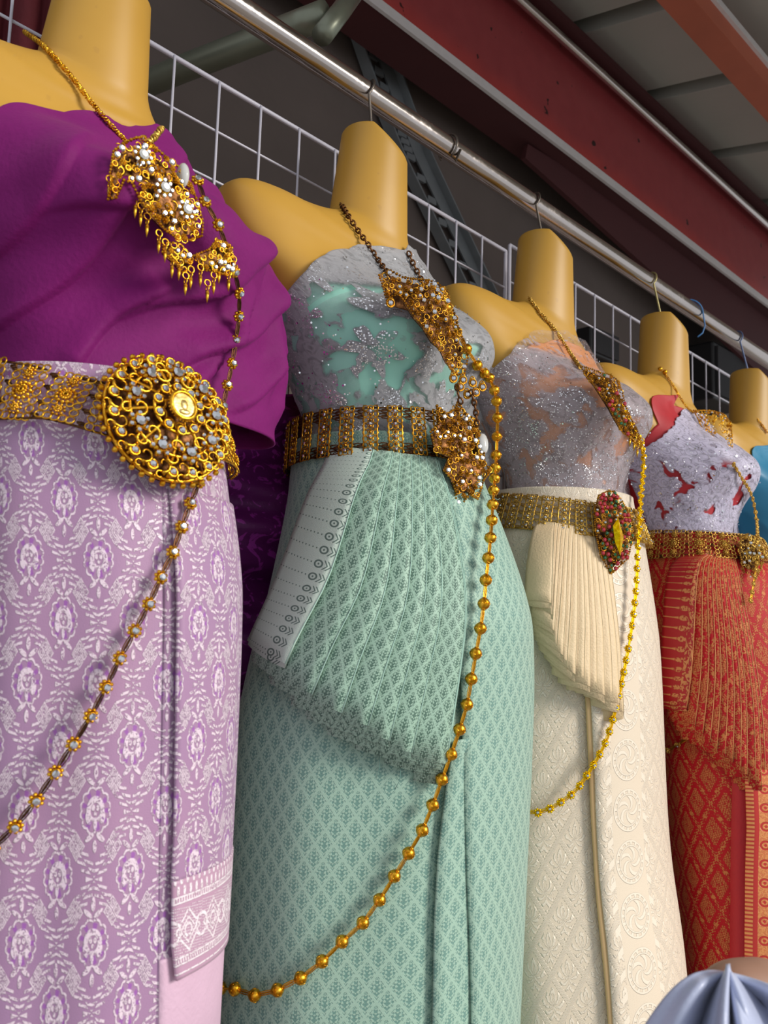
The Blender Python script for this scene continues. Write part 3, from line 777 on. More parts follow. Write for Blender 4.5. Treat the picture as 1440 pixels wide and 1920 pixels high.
# purple
k = Mat('purple_satin'); n = noise(k.ob, 240, 3); n2 = noise(k.ob, 12, 3)
k.set('Base Color', cmix(cmix(lin(98, 4, 82), lin(118, 8, 98), n2), lin(130, 18, 108), n * .4)).set('Roughness', .72).set('Sheen Weight', .10).set('Specular IOR Level', .25)
k.p.inputs['Sheen Tint'].default_value = (.8, .3, .75, 1); k.bump(n, .0005); M_purple = k.m
k = Mat('purple_brocade'); n = noise(k.ob, 46, 3, 2.0); m_ = sstep(n, .56, .62)
k.set('Base Color', cmix(lin(104, 14, 100), lin(168, 52, 164), m_)).set('Roughness', .5).bump(noise(k.ob, 200, 2), .0006); M_purpleb = k.m
T1 = [list(r) for r in TORSO]
for r in T1:
    r[1] = float(np.interp(-r[6], [.10, .14, .18, .22, .268, .30, .34, .43], [.050, .074, .104, .142, .178, .186, .188, .180])) + .002
    if -r[6] > .30: r[0] -= .004
SASH = Surf(0, [tuple(r) for r in T1])
def fold_line(P, x0, z0, x1, z1, wd, amp, one_sided=True):
    """a cloth fold along a segment of the chest (x, z): a ridge with a sharp lower side"""
    x, z = P[..., 0], P[..., 2]; dx, dz = x1 - x0, z1 - z0; L = math.hypot(dx, dz)
    s_ = ((x - x0) * dx + (z - z0) * dz) / L; d = ((x - x0) * dz - (z - z0) * dx) / L + .006 * np.sin(s_ * 40 + x0 * 90)
    along = np.clip(s_ / L * 6, 0, 1) * np.clip((1 - s_ / L) * 6, 0, 1)
    return amp * 1.45 * along * np.where(d > 0, np.exp(-(d / wd) ** 2), np.exp(-(d / (wd * .15)) ** 2))
def purple_folds(P, th, t, f):
    o = 0
    for a in ((.17, -.235, -.02, -.365, .020, .0075), (.185, -.275, .03, -.40, .018, .0075), (.10, -.21, -.09, -.30, .022, .006), (.12, -.30, .04, -.42, .014, .006),
              (.19, -.33, .09, -.42, .014, .006), (.07, -.16, -.02, -.25, .020, .004), (.15, -.18, .12, -.30, .014, .004), (-.02, -.25, -.10, -.40, .02, .005), (.02, -.31, -.06, -.42, .014, .005),
              (.165, -.215, .15, -.40, .012, .005), (.185, -.26, .18, -.41, .010, .005), (-.04, -.20, -.12, -.34, .018, .004)): o = o + fold_line(P, *a)
    x, z = P[..., 0], P[..., 2]
    return o + .0012 * np.sin(x * 70 + z * 50) + .0008 * np.sin(z * 160 - x * 60)
s1 = thing('purple_sash', neck(0) + np.array([0, -.05, -.2]), 'purple satin sash wrapped over the chest and shoulder above the lilac skirt', 'sash')
wrap_top(SASH, M_purple, s1, 'chest_wrap', [(-120, 235), (-60, 222), (0, 213), (47, 206), (117, 218), (194, 222), (218, 237), (250, 239), (284, 240)], -100, 175, -.425, .004, 260, 170, purple_folds, .002)
yb = YR + .062
P = np.array([[on_y(xl + (xr - xl) * f, py, yb + .010 * math.sin(py * .028 + f * 2.5) + .007 * math.sin(py * .09 - f * 4) - .012 * f) for f in np.linspace(0, 1, 26)]
              for xl, xr, py in [(330 + 1.0 * j, np.interp(740 + 14 * j, [740, 800, 1000, 1200, 1400, 1700], [560, 575, 575, 540, 500, 490]), 740 + 14 * j) for j in range(66)]])
b = MB(); b.grid(P); obj('sash_tail', b, M_purpleb, s1, solid=.0015)['label'] = 'dark patterned tail hanging behind'
# strip of lilac cloth above the belt belongs to the skirt; inner tops
M_minttop = plain('mint_tube_top', lin(148, 208, 190), .5, nz=(60, .05)); M_orange = plain('orange_tube_top', lin(216, 140, 74), .5, nz=(60, .07))
M_redtop = plain('red_tube_top', lin(170, 22, 36), .55, nz=(80, .1)); M_blue = plain('blue_satin_top', lin(28, 120, 158), .45, nz=(30, .12))
def soft(P, th, t, f):
    x, z = P[..., 0], P[..., 2]; return .0014 * np.sin(z * 60 + x * 50) + .001 * np.sin(x * 120 - z * 40)
tops = []
for i, (m, lab, line, th1) in enumerate(((M_minttop, 'mint green tube top under the silver lace shawl', [(502, 592), (560, 545), (606, 505), (650, 488), (706, 476), (756, 472)], 170),
        (M_orange, 'orange tube top under the silvery shawl', [(927, 700), (950, 680), (985, 655), (1020, 645), (1057, 640)], 170),
        (M_redtop, 'red tube top under the lavender lace shawl', [(1205, 828), (1235, 795), (1260, 760), (1274, 741)], 170),
        (M_blue, 'blue satin top on the farthest mannequin', [(1398, 886), (1415, 870), (1440, 835), (1452, 815)], 170))):
    tp_ = thing('tube_top', neck(i + 1) + np.array([0, -.05, -.25]), lab, 'top', 'wrapped tops')
    wrap_top(BODY[i + 1], m, tp_, 'chest_wrap', line, -120, th1, -.40, .0022, 110, 60, soft if i < 3 else lambda P, th, t, f: .003 * crease((P[..., 0] + P[..., 2]) * 45, 2))
# lace: silver thread net, see-through between its motifs
def lace(name, base, clear_fn, glitter, a_net=.80, glit_scale=620):
    k = Mat(name); u, v = k.uv(); n = noise(k.uvv, 34, 3, .6); n2 = noise(k.uvv, 95, 2, 1.5)
    clear, dense = clear_fn(k, u, v, n, n2)
    vo = k.nt.nodes.new('ShaderNodeTexVoronoi'); vo.inputs['Scale'].default_value = glit_scale; k.nt.links.new(k.uvv, vo.inputs['Vector'])
    sx = k.nt.nodes.new('ShaderNodeSeparateColor'); k.nt.links.new(vo.outputs['Color'], sx.inputs[0])
    sp = (E(sx.outputs[0]) > (1 - glitter)) * (E(vo.outputs['Distance']) < .42) * dense
    net = noise(k.uvv, 1500, 1)
    c = cmix(cmix(base, tuple(x * .62 for x in base), sstep(n2, .45, .7)), (.92, .92, .95), sp)
    k.set('Base Color', c).set('Roughness', emix(.55, .18, sp)).set('Metallic', sp * .9).set('Sheen Weight', .3)
    k.alpha(emax(sp, (1 - clear) * emix(a_net - .12, a_net + .08, net) )); k.bump(n2 + sp, .0008); return k.m
def star_clear(k, u, v, n, n2):
    x = u - STAR[0]; y = v - STAR[1]
    r = ehyp(x, y); an = eatan(x, y); jag = esin(an * 6.0 + .6) * .0062 + esin(an * 13.0) * .0022
    ring = sstep(r + jag, .0180, .0200) * sstep(r + esin(an * 7.0) * .009 + (n - .5) * .07, .041, .035)
    star = sstep(r + jag, .0200, .0180)
    qx, qy, L, t = cell(u - STAR[0] + .02, v - STAR[1], .07, .085)
    o = ehyp(qx, qy); a2 = eatan(qx, qy); oth = sstep(o + esin(a2 * 6) * .07, .24, .28) * sstep(n, .46, .52)
    slit = sstep(eabs(v - SLIT - (u - STAR[0]) * .55 + esin(u * 60) * .002), .0034, .0022) * (eabs(u - STAR[0] + .018) < .026)
    low = sstep(v, -.222, -.232)
    clear = emin(OR(ring, oth * low * .85, slit), 1.0)
    dense = OR(star, (1 - clear) * sstep(n, .44, .56))
    return clear, dense
def blot_clear(k, u, v, n, n2):
    c = sstep(n, .53, .60) * .8; top = sstep(v, -.205, -.195); c = emax(c * .8, top * .85 * sstep(n2, .3, .45))
    return c, (1 - c) * sstep(n2, .38, .52)
def curl_clear(k, u, v, n, n2):
    vd = voro(k.uvv, 70); rings = esin(vd * 26.0)
    c = sstep(n, .56, .62) * sstep(v, -.255, -.275); c = emax(c, sstep(rings, .7, .95) * .45)
    return c, sstep(rings, -.2, .3) * (1 - c)
q = BODY[1].find(700, 662); p = BODY[1].w(q[0], q[1]) - BODY[1].o; STAR = (q[0] * .11 + .5, p[2])
q = BODY[1].find(630, 556); p = BODY[1].w(q[0], q[1]) - BODY[1].o; SLIT = p[2] - (q[0] * .11 + .5 - STAR[0]) * .55
M_lace = [lace('silver_star_lace', lin(158, 158, 162), star_clear, .55), lace('silver_tissue', lin(168, 158, 166), blot_clear, .40, .62), lace('lavender_lace', lin(196, 190, 214), curl_clear, .22, .90)]
SHLAB = ['sheer silver star lace shawl over the mint top', 'crinkled sheer silver shawl over the orange top', 'lavender lace shawl with sequins over the red top']
LINES = [[(502, 588), (540, 552), (575, 510), (606, 487), (650, 474), (706, 466), (756, 462), (768, 470)], [(927, 690), (955, 665), (985, 640), (1020, 625), (1057, 622), (1066, 632)], [(1206, 838), (1235, 822), (1258, 802), (1272, 782), (1284, 768)]]
M_seq = plain('sequin', (.86, .87, .9), .15, 1.0)
FLAPS = [[(800, 560), (925, 705), (946, 757), (944, 820), (938, 872), (908, 898), (860, 900)], [(1100, 700), (1190, 805), (1206, 856), (1205, 920), (1198, 976), (1168, 985), (1140, 985)], [(1370, 880), (1420, 925), (1432, 952), (1430, 985), (1418, 1010), (1402, 1020), (1390, 1020)]]
for i in range(3):
    S = BODY[i + 1]
    def folds(P, th, t, f, i=i):
        x, z = P[..., 0], P[..., 2]
        return (.0016, .0026, .002)[i] * (crease((x * .7 - z) * 42 + 2 * np.sin(x * 20), 2.0) + .5 * np.sin(x * 90 + z * 70)) * np.clip(f * 4, 0.2, 1)
    sh = thing('lace_shawl', neck(i + 1) + np.array([.05, -.08, -.22]), SHLAB[i], 'shawl', 'sheer shawls')
    wrap_top(S, M_lace[i], sh, 'net', LINES[i], -105 if i < 2 else -92, 175, -.40, .0065, 150, 90, folds, .0006, scallop=.004 if i == 2 else 0)
    # loose end falling behind the arm
    F = FLAPS[i]; y0 = YR - .035
    Lf = [(F[0][0], F[0][1]), (F[0][0] + 10, F[0][1] + 120), (F[-1][0], F[-1][1])]; Rt = F[1:-1]
    rows = 30; ys = np.linspace(F[1][1] - 30, F[-2][1], rows)
    P = np.array([[on_y(np.interp(y, [a[1] for a in Lf], [a[0] for a in Lf]) * (1 - f) + np.interp(y, [a[1] for a in Rt], [a[0] for a in Rt]) * f, y + (1 - f) * 6, y0 + .045 * f + .006 * math.sin(f * 9 + y * .02)) for f in np.linspace(0, 1, 18)] for y in ys])
    UV = np.stack(np.meshgrid(np.linspace(.6, .68, 18), np.linspace(-.23, -.36, rows)), -1)
    b = MB(); b.grid(P, UV); obj('loose_end', b, M_lace[i], sh, solid=.0006)
    # sequins
    b = MB(); cnt = (420, 520, 260)[i]; c0 = 0; TH = np.linspace(-1.7, 1.6, 80); TL = top_line(S, LINES[i], TH)
    while c0 < cnt:
        th_ = NR.uniform(-1.6, 1.5); zz = NR.uniform(-.355, -.16)
        t_ = np.interp(-zz, -S.K[:, 7], np.linspace(0, 1, S.n)); lim = np.interp(th_, TH, TL)
        if t_ < lim + .02: continue
        if math.sin(th_ * 9 + zz * 60) * math.sin(zz * 70 - th_ * 5) < (-.1, -.2, .0)[i]: continue
        p = S.w(th_, t_, .0098); nn = S.nrm(np.array(th_), np.array(t_)) + NR.normal(0, .35, 3); nn /= np.linalg.norm(nn)
        a = np.cross(nn, [0, 0, 1.0]); a /= np.linalg.norm(a); c_ = np.cross(nn, a); r = NR.uniform(.0006, .0012) * (1.5 if i == 2 else 1)
        b.add([p + r * (math.cos(q_) * a + math.sin(q_) * c_) for q_ in np.linspace(0, 2 * math.pi, 7)[:-1]], [(0, 1, 2, 3, 4, 5)]); c0 += 1
    o = obj('sequins', b, M_seq, sh, smooth=False); o['kind'] = 'stuff'

# ------------------------------------------------------------------ gilt jewellery
def gilt(name, a, b_, rough):
    k = Mat(name); n = noise(k.ob, 260, 2); n2 = noise(k.ob, 60, 2)
    k.set('Base Color', cmix(a, b_, sstep(n * .6 + n2 * .4, .38, .6))).set('Metallic', 1.0).set('Roughness', emix(rough, rough + .2, n)); k.bump(n, .0004); return k.m
M_gold = gilt('gilt', lin(196, 130, 20), lin(246, 192, 60), .24)
M_bright = gilt('bright_gilt', lin(226, 170, 0), lin(255, 214, 30), .26)
M_old = gilt('old_gilt', lin(138, 92, 22), lin(222, 164, 56), .26)
M_bronze = gilt('dark_bronze', lin(70, 46, 30), lin(120, 82, 50), .34)
M_pale = gilt('pale_gilt', lin(170, 130, 56), lin(222, 184, 92), .30)
M_gem = plain('rhinestone', (.66, .68, .72), .08, .9, nz=(300, .15))
M_ruby = plain('ruby_glass', lin(170, 16, 40), .12, 0, 1.0); M_emer = plain('emerald_glass', lin(12, 96, 56), .12, 0, 1.0)
M_milk = plain('milky_stone', lin(196, 196, 192), .15, 0, 1.0); M_coin = gilt('coin_face', lin(214, 186, 110), lin(240, 220, 160), .34)
def gem_mesh(name, r, m, h=.6): return MB().gem((0, 0, 0), r, h).data(name, m, smooth=False)
G_S = gem_mesh('gem_small', .0017, M_gem); G_M = gem_mesh('gem_medium', .0026, M_gem); G_L = gem_mesh('gem_large', .0040, M_gem)
G_R = gem_mesh('ruby', .0029, M_ruby, .8); G_E = gem_mesh('emerald', .0023, M_emer, .8)

def flower(b, c, r, n=6, z=0.0):
    c = np.asarray(c, float)
    for j in range(n):
        a = 2 * math.pi * j / n; b.ball(c + [r * .62 * math.cos(a), r * .62 * math.sin(a), z], r * .36, 5, 3)
    b.ball(c + [0, 0, z + r * .15], r * .40, 6, 3)
def scroll(b, c, r, a0, w):
    c = np.asarray(c, float); P = []
    for q in np.linspace(0, 1, 11):
        a = a0 + q * 5.2; rr = r * (1 - .62 * q); P.append(c + [rr * math.cos(a), rr * math.sin(a), w * (.4 + 1.2 * q)])
    b.tube(P, np.linspace(w, w * .6, 11), 5)
def inside(poly, x, y):
    c = False; n = len(poly); j = n - 1
    for i in range(n):
        if (poly[i][1] > y) != (poly[j][1] > y) and x < (poly[j][0] - poly[i][0]) * (y - poly[i][1]) / (poly[j][1] - poly[i][1]) + poly[i][0]: c = not c
        j = i
    return c
def edge_dist(poly, x, y):
    A = np.array(poly); B = np.roll(A, -1, 0); d = B - A; t = np.clip(((x - A[:, 0]) * d[:, 0] + (y - A[:, 1]) * d[:, 1]) / (d ** 2).sum(1), 0, 1)
    return np.hypot(A[:, 0] + t * d[:, 0] - x, A[:, 1] + t * d[:, 1] - y).min()
def frame_at(P, nrm, up=(0, 0, 1.0)):
    az = np.asarray(nrm, float); az = az / np.linalg.norm(az); ay = np.asarray(up, float) - az * np.dot(up, az); ay /= np.linalg.norm(ay); ax = np.cross(ay, az)
    return np.asarray(P, float), ax, ay, az
def px_poly(fr, pts):
    """points traced on the photograph, laid on the plane of a frame, in its own 2-D metres"""
    P0, ax, ay, az = fr; out = []
    for x, y in pts:
        r = ray(x, y); q = CAM + r * (np.dot(P0 - CAM, az) / np.dot(r, az)) - P0; out.append((float(q @ ax), float(q @ ay)))
    return out
def ornament(root, name, fr, poly, m, seed, d=.0062, dome=.008, gems=((G_M, .3), (G_S, .3)), holes=(), m_back=M_bronze, back=True, rim=True, max_gems=60):
    """openwork ornament filling an outline: beaded rim, scrolls, flowers and rings over an added dark plate that imitates shaded gaps"""
    rg = random.Random(seed); A = np.array(poly); lo, hi = A.min(0), A.max(0); cen = A.mean(0); R = np.hypot(*(A - cen).T).max()
    zf = lambda x, y: dome * max(0.0, 1 - ((x - cen[0]) ** 2 + (y - cen[1]) ** 2) / R ** 2)
    o0 = world_of(root); rot = quat(*fr[1:]); b = MB(); spots = []
    if rim:
        per = []; 
        for i in range(len(A)):
            p, q = A[i], A[(i + 1) % len(A)]; n = max(1, int(np.hypot(*(q - p)) / (d * .42)))
            for j in range(n): per.append(p + (q - p) * j / n)
        for i, p in enumerate(per):
            b.ball((p[0], p[1], zf(*p) + .001), d * .22 * (1.25 if i % 3 == 0 else 1), 5, 3)
    pts = []
    for _ in range(6000):
        x, y = rg.uniform(lo[0], hi[0]), rg.uniform(lo[1], hi[1])
        if not inside(poly, x, y) or edge_dist(poly, x, y) < d * .25: continue
        if any(math.hypot(x - hx, (y - hy)) < hr for hx, hy, hr in holes): continue
        if all((x - p[0]) ** 2 + (y - p[1]) ** 2 > d * d * .72 for p in pts): pts.append((x, y))
    for x, y in pts:
        z = zf(x, y); kx = rg.random()
        if kx < .34: flower(b, (x, y, z + .0015), d * .50, 6, .0008)
        elif kx < .72: scroll(b, (x, y, z), d * .62, rg.uniform(0, 6.28), d * .13)
        else:
            b.arc((x, y, z + .001), d * .36, d * .11, n=9, seg=5); b.ball((x, y, z + .0012), d * .2, 5, 3)
        if rg.random() < .55: b.arc((x + rg.uniform(-1, 1) * d * .4, y + rg.uniform(-1, 1) * d * .4, z + .0005), d * .5, d * .10, a0=rg.uniform(0, 360), a1=rg.uniform(400, 620), n=8, seg=4)
        spots.append((x, y, z + d * .34))
    part = put(name, b.data(name, m), root, fr[0] - o0, rot)
    if back:
        b2 = MB(); P = [cen + (p - cen) * .90 for p in A]; n = len(P)
        V = [(p[0], p[1], zf(*p) * .6 - .0015) for p in P] + [(p[0], p[1], zf(*p) * .6 - .0030) for p in P] + [(cen[0], cen[1], dome * .6 - .0015), (cen[0], cen[1], dome * .6 - .003)]
        F = [(i, (i + 1) % n, 2 * n) for i in range(n)] + [((i + 1) % n + n, i + n, 2 * n + 1) for i in range(n)] + [(i + n, (i + 1) % n + n, (i + 1) % n, i) for i in range(n)]
        b2.add(V, F); put('shade_plate', b2.data('shade_plate', m_back, smooth=False), part)  # dark plate makes the openings look like shaded recesses
    rg.shuffle(spots); i0 = 0
    for g, share in gems:
        for (x, y, z) in spots[i0:i0 + min(int(len(spots) * share), max_gems)]: put('rhinestone' if g in (G_S, G_M, G_L) else 'coloured_stone', g, part, (x, y, z))
        i0 += int(len(spots) * share)
    return part

# ------------------------------------------------------------------ belts
def belt_path(S, pts):
    A = np.array([S.find(x, y)[:2] for x, y in pts]); z = np.array([S.w(a, b_)[2] - S.o[2] for a, b_ in A]); c = np.polyfit(A[:, 0], z, 1)
    a0, a1 = A[:, 0].min(), A[:, 0].max()
    return lambda th: np.polyval(c, np.clip(th, a0, a1 + .1))
def on_belt(S, zf, th, off):
    t = float(S.tz(zf(th))); p = S.w(th, t, off); n = S.nrm(np.array(th), np.array(t)); q = S.w(th + .01, float(S.tz(zf(th + .01))), off)
    ax = q - p; ax /= np.linalg.norm(ax); az = n - ax * (n @ ax); az /= np.linalg.norm(az); return p, ax, np.cross(az, ax), az
def plaque_rings(w, h, nx, ny, r, thick, rosettes=True):
    b = MB()
    for i in range(nx):
        for j in range(ny):
            x = -w / 2 + r + (w - 2 * r) * i / (nx - 1); y = -h / 2 + r + (h - 2 * r) * j / (ny - 1)
            edge = i in (0, nx - 1) or j in (0, ny - 1)
            if edge or not rosettes: b.arc((x, y, 0), r * .92, thick, n=9, seg=4)
            elif (i + j) % 2: b.arc((x, y, .0006), r * .7, thick, n=8, seg=4)
    return b
def plaque_a(w=.0300, h=.0500):
    b = plaque_rings(w, h, 5, 7, .0036, .0007)
    for y, r in ((.0150, .0062), (0, .0088), (-.0150, .0062)):
        n = 12 if r > .007 else 9
        for j in range(n):
            a = 2 * math.pi * j / n; b.ball((r * .78 * math.cos(a), y + r * .78 * math.sin(a), .0012), r * .22, 5, 3)
            b.ball((r * .42 * math.cos(a + .3), y + r * .42 * math.sin(a + .3), .0022), r * .18, 5, 3)
        b.arc((0, y, .003), r * .22, r * .09, n=8, seg=5)
    return b
def plaque_b(w=.0165, h=.0560):
    b = plaque_rings(w, h, 3, 8, .0031, .0008, False)
    for j in range(8): b.ball((0, -h / 2 + .004 + (h - .008) * j / 7, .0008), .0018, 5, 3)
    for x in (-w * .42, w * .42): b.tube([(x, -h / 2, .0003), (x, h / 2, .0003)], .0008, 5)
    return b
def links_mb(gap, h, rows):
    b = MB()
    for y in rows: b.arc((0, y * h, 0), gap * .62, .0008, n=10, seg=4, sy=.32); b.arc((gap * .3, y * h - .0016, -.0005), gap * .5, .0007, n=8, seg=4, sy=.4)
    return b
def belt(i, pts, label, pitch, build, m, gem_rows, th_buckle, gap_rows, off=.0085, th_l=-2.6, th_r=1.9, m_link=M_bronze):
    S = SKIRT[i]; zf = belt_path(S, pts); P0 = on_belt(S, zf, th_buckle, off)[0]
    root = thing('belt', P0, label, 'belt', 'gilt belts'); o0 = P0
    mb, w, h = build; me = mb.data('plaque', m); lk = links_mb(max(pitch - w, .003), h, gap_rows).data('links', m_link)
    for sgn, lim in ((-1, th_l), (1, th_r)):
        th = th_buckle; 
        while sgn * (lim - th) > 0:
            p, ax, ay, az = on_belt(S, zf, th, off); q = on_belt(S, zf, th + .01, off)[0]; step = pitch / (np.linalg.norm(q - p) / .01)
            if th != th_buckle or sgn > 0:
                o = put('plaque', me, root, p - o0, quat(ax, ay, az))
                for (gx, gy, gz) in gem_rows: put('rhinestone', G_S, o, (gx, gy, gz))
            pm, ax, ay, az = on_belt(S, zf, th + sgn * step / 2, off - .001); put('links', lk, root, pm - o0, quat(ax, ay, az))['kind'] = 'stuff'
            th += sgn * step
    # cloth-side backing of chain rows along the two edges
    b = MB()
    for e_ in (-.46, .46):
        Q = []
        for th in np.linspace(th_l, th_r, 90):
            p, ax, ay, az = on_belt(S, zf, th, off - .002); Q.append(p + ay * h * e_)
        b.tube(Q, .0010, 5)
    obj('edge_chain', b, m_link, root)
    return root, S, zf
# lilac: broad filigree plaques
p1, S0, z0 = belt(0, [(0, 737), (60, 746), (112, 757), (160, 766), (194, 774)], 'broad gold filigree belt of openwork plaques on the lilac skirt', .0345, (plaque_a(), .030, .050), M_gold, [], SKIRT[0].find(290, 812)[0], (-.4, -.15, .15, .4))
# mint: narrow ringed plaques with four rhinestones each
h = .0530; g4 = [(0, -h / 2 + .005 + (h - .012) * j / 3, .0022) for j in range(4)]
p2, S1, z1 = belt(1, [(552, 838), (606, 817), (641, 811), (685, 809), (727, 811), (767, 815)], 'bronze and gold chain belt of narrow plaques set with rhinestones on mint skirt', .0255, (plaque_b(.0165, h), .0165, h), M_old, g4, SKIRT[1].find(856, 862)[0], (-.42, -.3, .3, .42))
h = .0490; g4 = [(0, -h / 2 + .006 + (h - .012) * j / 3, .0022) for j in range(4)]
p3, S2, z2 = belt(2, [(938, 962), (980, 962), (1030, 966), (1075, 972), (1106, 980)], 'gold chain belt with rows of small rhinestones on the cream skirt', .0225, (plaque_b(.0165, h), .0165, h), M_pale, g4, SKIRT[2].find(1140, 990)[0], (-.42, -.2, 0, .2, .42), m_link=M_pale)
p4, S3, z3 = belt(3, [(1225, 1024), (1267, 1022), (1305, 1022), (1342, 1025), (1373, 1030)], 'dull gold filigree plaque belt on the red skirt', .0375, (plaque_a(.033, .047), .033, .047), M_pale, [], SKIRT[3].find(1392, 1036)[0], (-.4, 0, .4))

# round buckle of the lilac costume: a domed openwork disc of cups, flowers and scrolls
def disc_buckle(root, S, th, t, Rb=.0535):
    p = S.w(th, t, .018); n = S.nrm(np.array(th), np.array(t)); fr = frame_at(p, n); o0 = world_of(root); dz = lambda r: .020 * (1 - (r / Rb) ** 2)
    b = MB(); gm = []
    b.arc((0, 0, dz(Rb) + .0), Rb * .93, .0016, n=48, seg=6); b.arc((0, 0, dz(Rb * .66)), Rb * .66, .0013, n=40, seg=6); b.arc((0, 0, dz(Rb * .36)), Rb * .36, .0014, n=30, seg=6)
    for j in range(40):
        a = 2 * math.pi * j / 40; b.ball((Rb * math.cos(a), Rb * math.sin(a), 0), .0026, 6, 4)
    for j in range(18):
        a = 2 * math.pi * (j + .3) / 18; c = np.array([Rb * .86 * math.cos(a), Rb * .86 * math.sin(a), dz(Rb * .86)])
        b.arc(c + [0, 0, .002], .0038, .0011, n=10, seg=5); b.ball(c, .0036, 6, 4); gm.append((G_M, c + [0, 0, .0030]))
        a2 = a + math.pi / 18; scroll(b, (Rb * .80 * math.cos(a2), Rb * .80 * math.sin(a2), dz(Rb * .8)), .0062, a2, .0013); scroll(b, (Rb * .93 * math.cos(a2), Rb * .93 * math.sin(a2), dz(Rb * .93)), .0045, a2 + 2, .0012)
    for j in range(9):
        a = 2 * math.pi * (j + .1) / 9; c = np.array([Rb * .62 * math.cos(a), Rb * .62 * math.sin(a), dz(Rb * .62)])
        flower(b, c, .0070, 7, .001); gm.append((G_L, c + [0, 0, .0042]))
        for q in range(6): aa = a + q * math.pi / 3; gm.append((G_S, c + [.0068 * math.cos(aa), .0068 * math.sin(aa), .0028]))
        for q in range(6): aa = a + q * math.pi / 3; b.ball(c + [.0068 * math.cos(aa), .0068 * math.sin(aa), .0008], .0024, 5, 3)
        a2 = a + math.pi / 9; scroll(b, (Rb * .55 * math.cos(a2), Rb * .55 * math.sin(a2), dz(Rb * .55)), .0070, a2 + 1, .0014); scroll(b, (Rb * .70 * math.cos(a2), Rb * .70 * math.sin(a2), dz(Rb * .7)), .0056, a2 + 4, .0013)
        b.tube([(Rb * q * math.cos(a2), Rb * q * math.sin(a2), dz(Rb * q) - .001) for q in np.linspace(.25, .92, 6)], .0014, 5)
    for j in range(10):
        a = 2 * math.pi * (j + .5) / 10; c = np.array([Rb * .33 * math.cos(a), Rb * .33 * math.sin(a), dz(Rb * .33)])
        b.ball(c, .0030, 6, 4); b.arc(c + [0, 0, .0018], .0034, .0010, n=9, seg=5); gm.append((G_M, c + [0, 0, .0028])); scroll(b, c * .8 + [0, 0, .001], .005, a + 2, .0012)
    o = put('buckle', b.data('buckle', M_gold), root, p - o0, quat(*fr[1:])); o['label'] = 'large round domed openwork buckle set with rhinestones and a coin'
    for g, c in gm: put('rhinestone', g, o, c)
    b = MB(); b.arc((0, 0, .0255), .0098, .0016, n=26, seg=6, sy=1.12)
    for j in range(30): a = 2 * math.pi * j / 30; b.ball((.0112 * math.cos(a), .0125 * math.sin(a), .0245), .0010, 5, 3)
    put('coin_rim', b.data('coin_rim', M_gold), o)
    b = MB(); n_ = 24; V = [(.0094 * math.cos(2 * math.pi * j / n_), .0105 * math.sin(2 * math.pi * j / n_), .0258) for j in range(n_)] + [(0, 0, .0268)]; b.add(V, [(j, (j + 1) % n_, n_) for j in range(n_)])
    b.ball((0, -.0002, .0262), .0042, 10, 6, (.8, 1.1, .35)); b.ball((0, -.0058, .0262), .0040, 10, 6, (1.2, .6, .3))
    put('coin', b.data('coin', M_coin), o)
    b = MB(); V = [(Rb * .95 * math.cos(2 * math.pi * j / 32), Rb * .95 * math.sin(2 * math.pi * j / 32), -.003) for j in range(32)] + [(Rb * .5 * math.cos(2 * math.pi * j / 32), Rb * .5 * math.sin(2 * math.pi * j / 32), .006) for j in range(32)] + [(0, 0, .010)]
    b.add(V, [(j, (j + 1) % 32, 32 + (j + 1) % 32, 32 + j) for j in range(32)] + [(32 + j, 32 + (j + 1) % 32, 64) for j in range(32)]); put('shade_plate', b.data('shade_plate', M_bronze), o)  # dark plate added so the gaps of the disc look shaded
q = SKIRT[0].find(293, 806); disc_buckle(p1, SKIRT[0], q[0], q[1])
# pointed buckle of the mint costume
def view_normal(S, th, t, k_):
    p = S.w(th, t); v = CAM - p; v /= np.linalg.norm(v); n = S.nrm(np.array(th), np.array(t)); n = n * (1 - k_) + v * k_; n[2] *= .5; return p, n / np.linalg.norm(n)
q = SKIRT[1].find(852, 865); p, n = view_normal(SKIRT[1], q[0], q[1], .30); fr = frame_at(p + n * .014, n)
poly = px_poly(fr, [(814, 764), (828, 782), (845, 772), (853, 757), (864, 780), (880, 790), (884, 812), (893, 850), (896, 872), (910, 888), (896, 905), (890, 938), (872, 930), (854, 960), (846, 925), (838, 905), (822, 888), (832, 862), (806, 850), (798, 815), (812, 800)])
o = ornament(p2, 'buckle', fr, poly, M_old, 5, .0068, .014, ((G_M, .16), (G_S, .22))); o['label'] = 'pointed four lobed gilt buckle with rhinestones'
c = px_poly(fr, [(893, 838)])[0]; b = MB(); b.ball((0, 0, 0), .0085, 14, 8, (.75, 1.35, .5)); so_ = put('side_stone', b.data('side_stone', M_milk), o, (c[0], c[1], .012)); so_['label'] = 'oval milky stone'
q = SKIRT[2].find(1144, 1000); p, n = view_normal(SKIRT[2], q[0], q[1], .35); fr = frame_at(p + n * .014, n)
poly = px_poly(fr, [(1120, 930), (1136, 922), (1150, 922), (1164, 945), (1176, 975), (1182, 1000), (1176, 1020), (1172, 1048), (1160, 1060), (1143, 1078), (1134, 1062), (1120, 1040), (1112, 1010), (1108, 985), (1110, 955)])
o = ornament(p3, 'buckle', fr, poly, M_old, 11, .0062, .012, ((G_R, .46), (G_E, .34), (G_S, .10)), max_gems=70); o['label'] = 'lozenge buckle of red and green stones'
b = MB(); A = px_poly(fr, [(1136, 990), (1146, 975), (1156, 1010), (1150, 1045), (1140, 1020)]); b.add([(x, y, .018) for x, y in A] + [(np.mean([a[0] for a in A]), np.mean([a[1] for a in A]), .024)], [(j, (j + 1) % 5, 5) for j in range(5)]); put('centre_ridge', b.data('centre_ridge', M_bright, smooth=False), o)
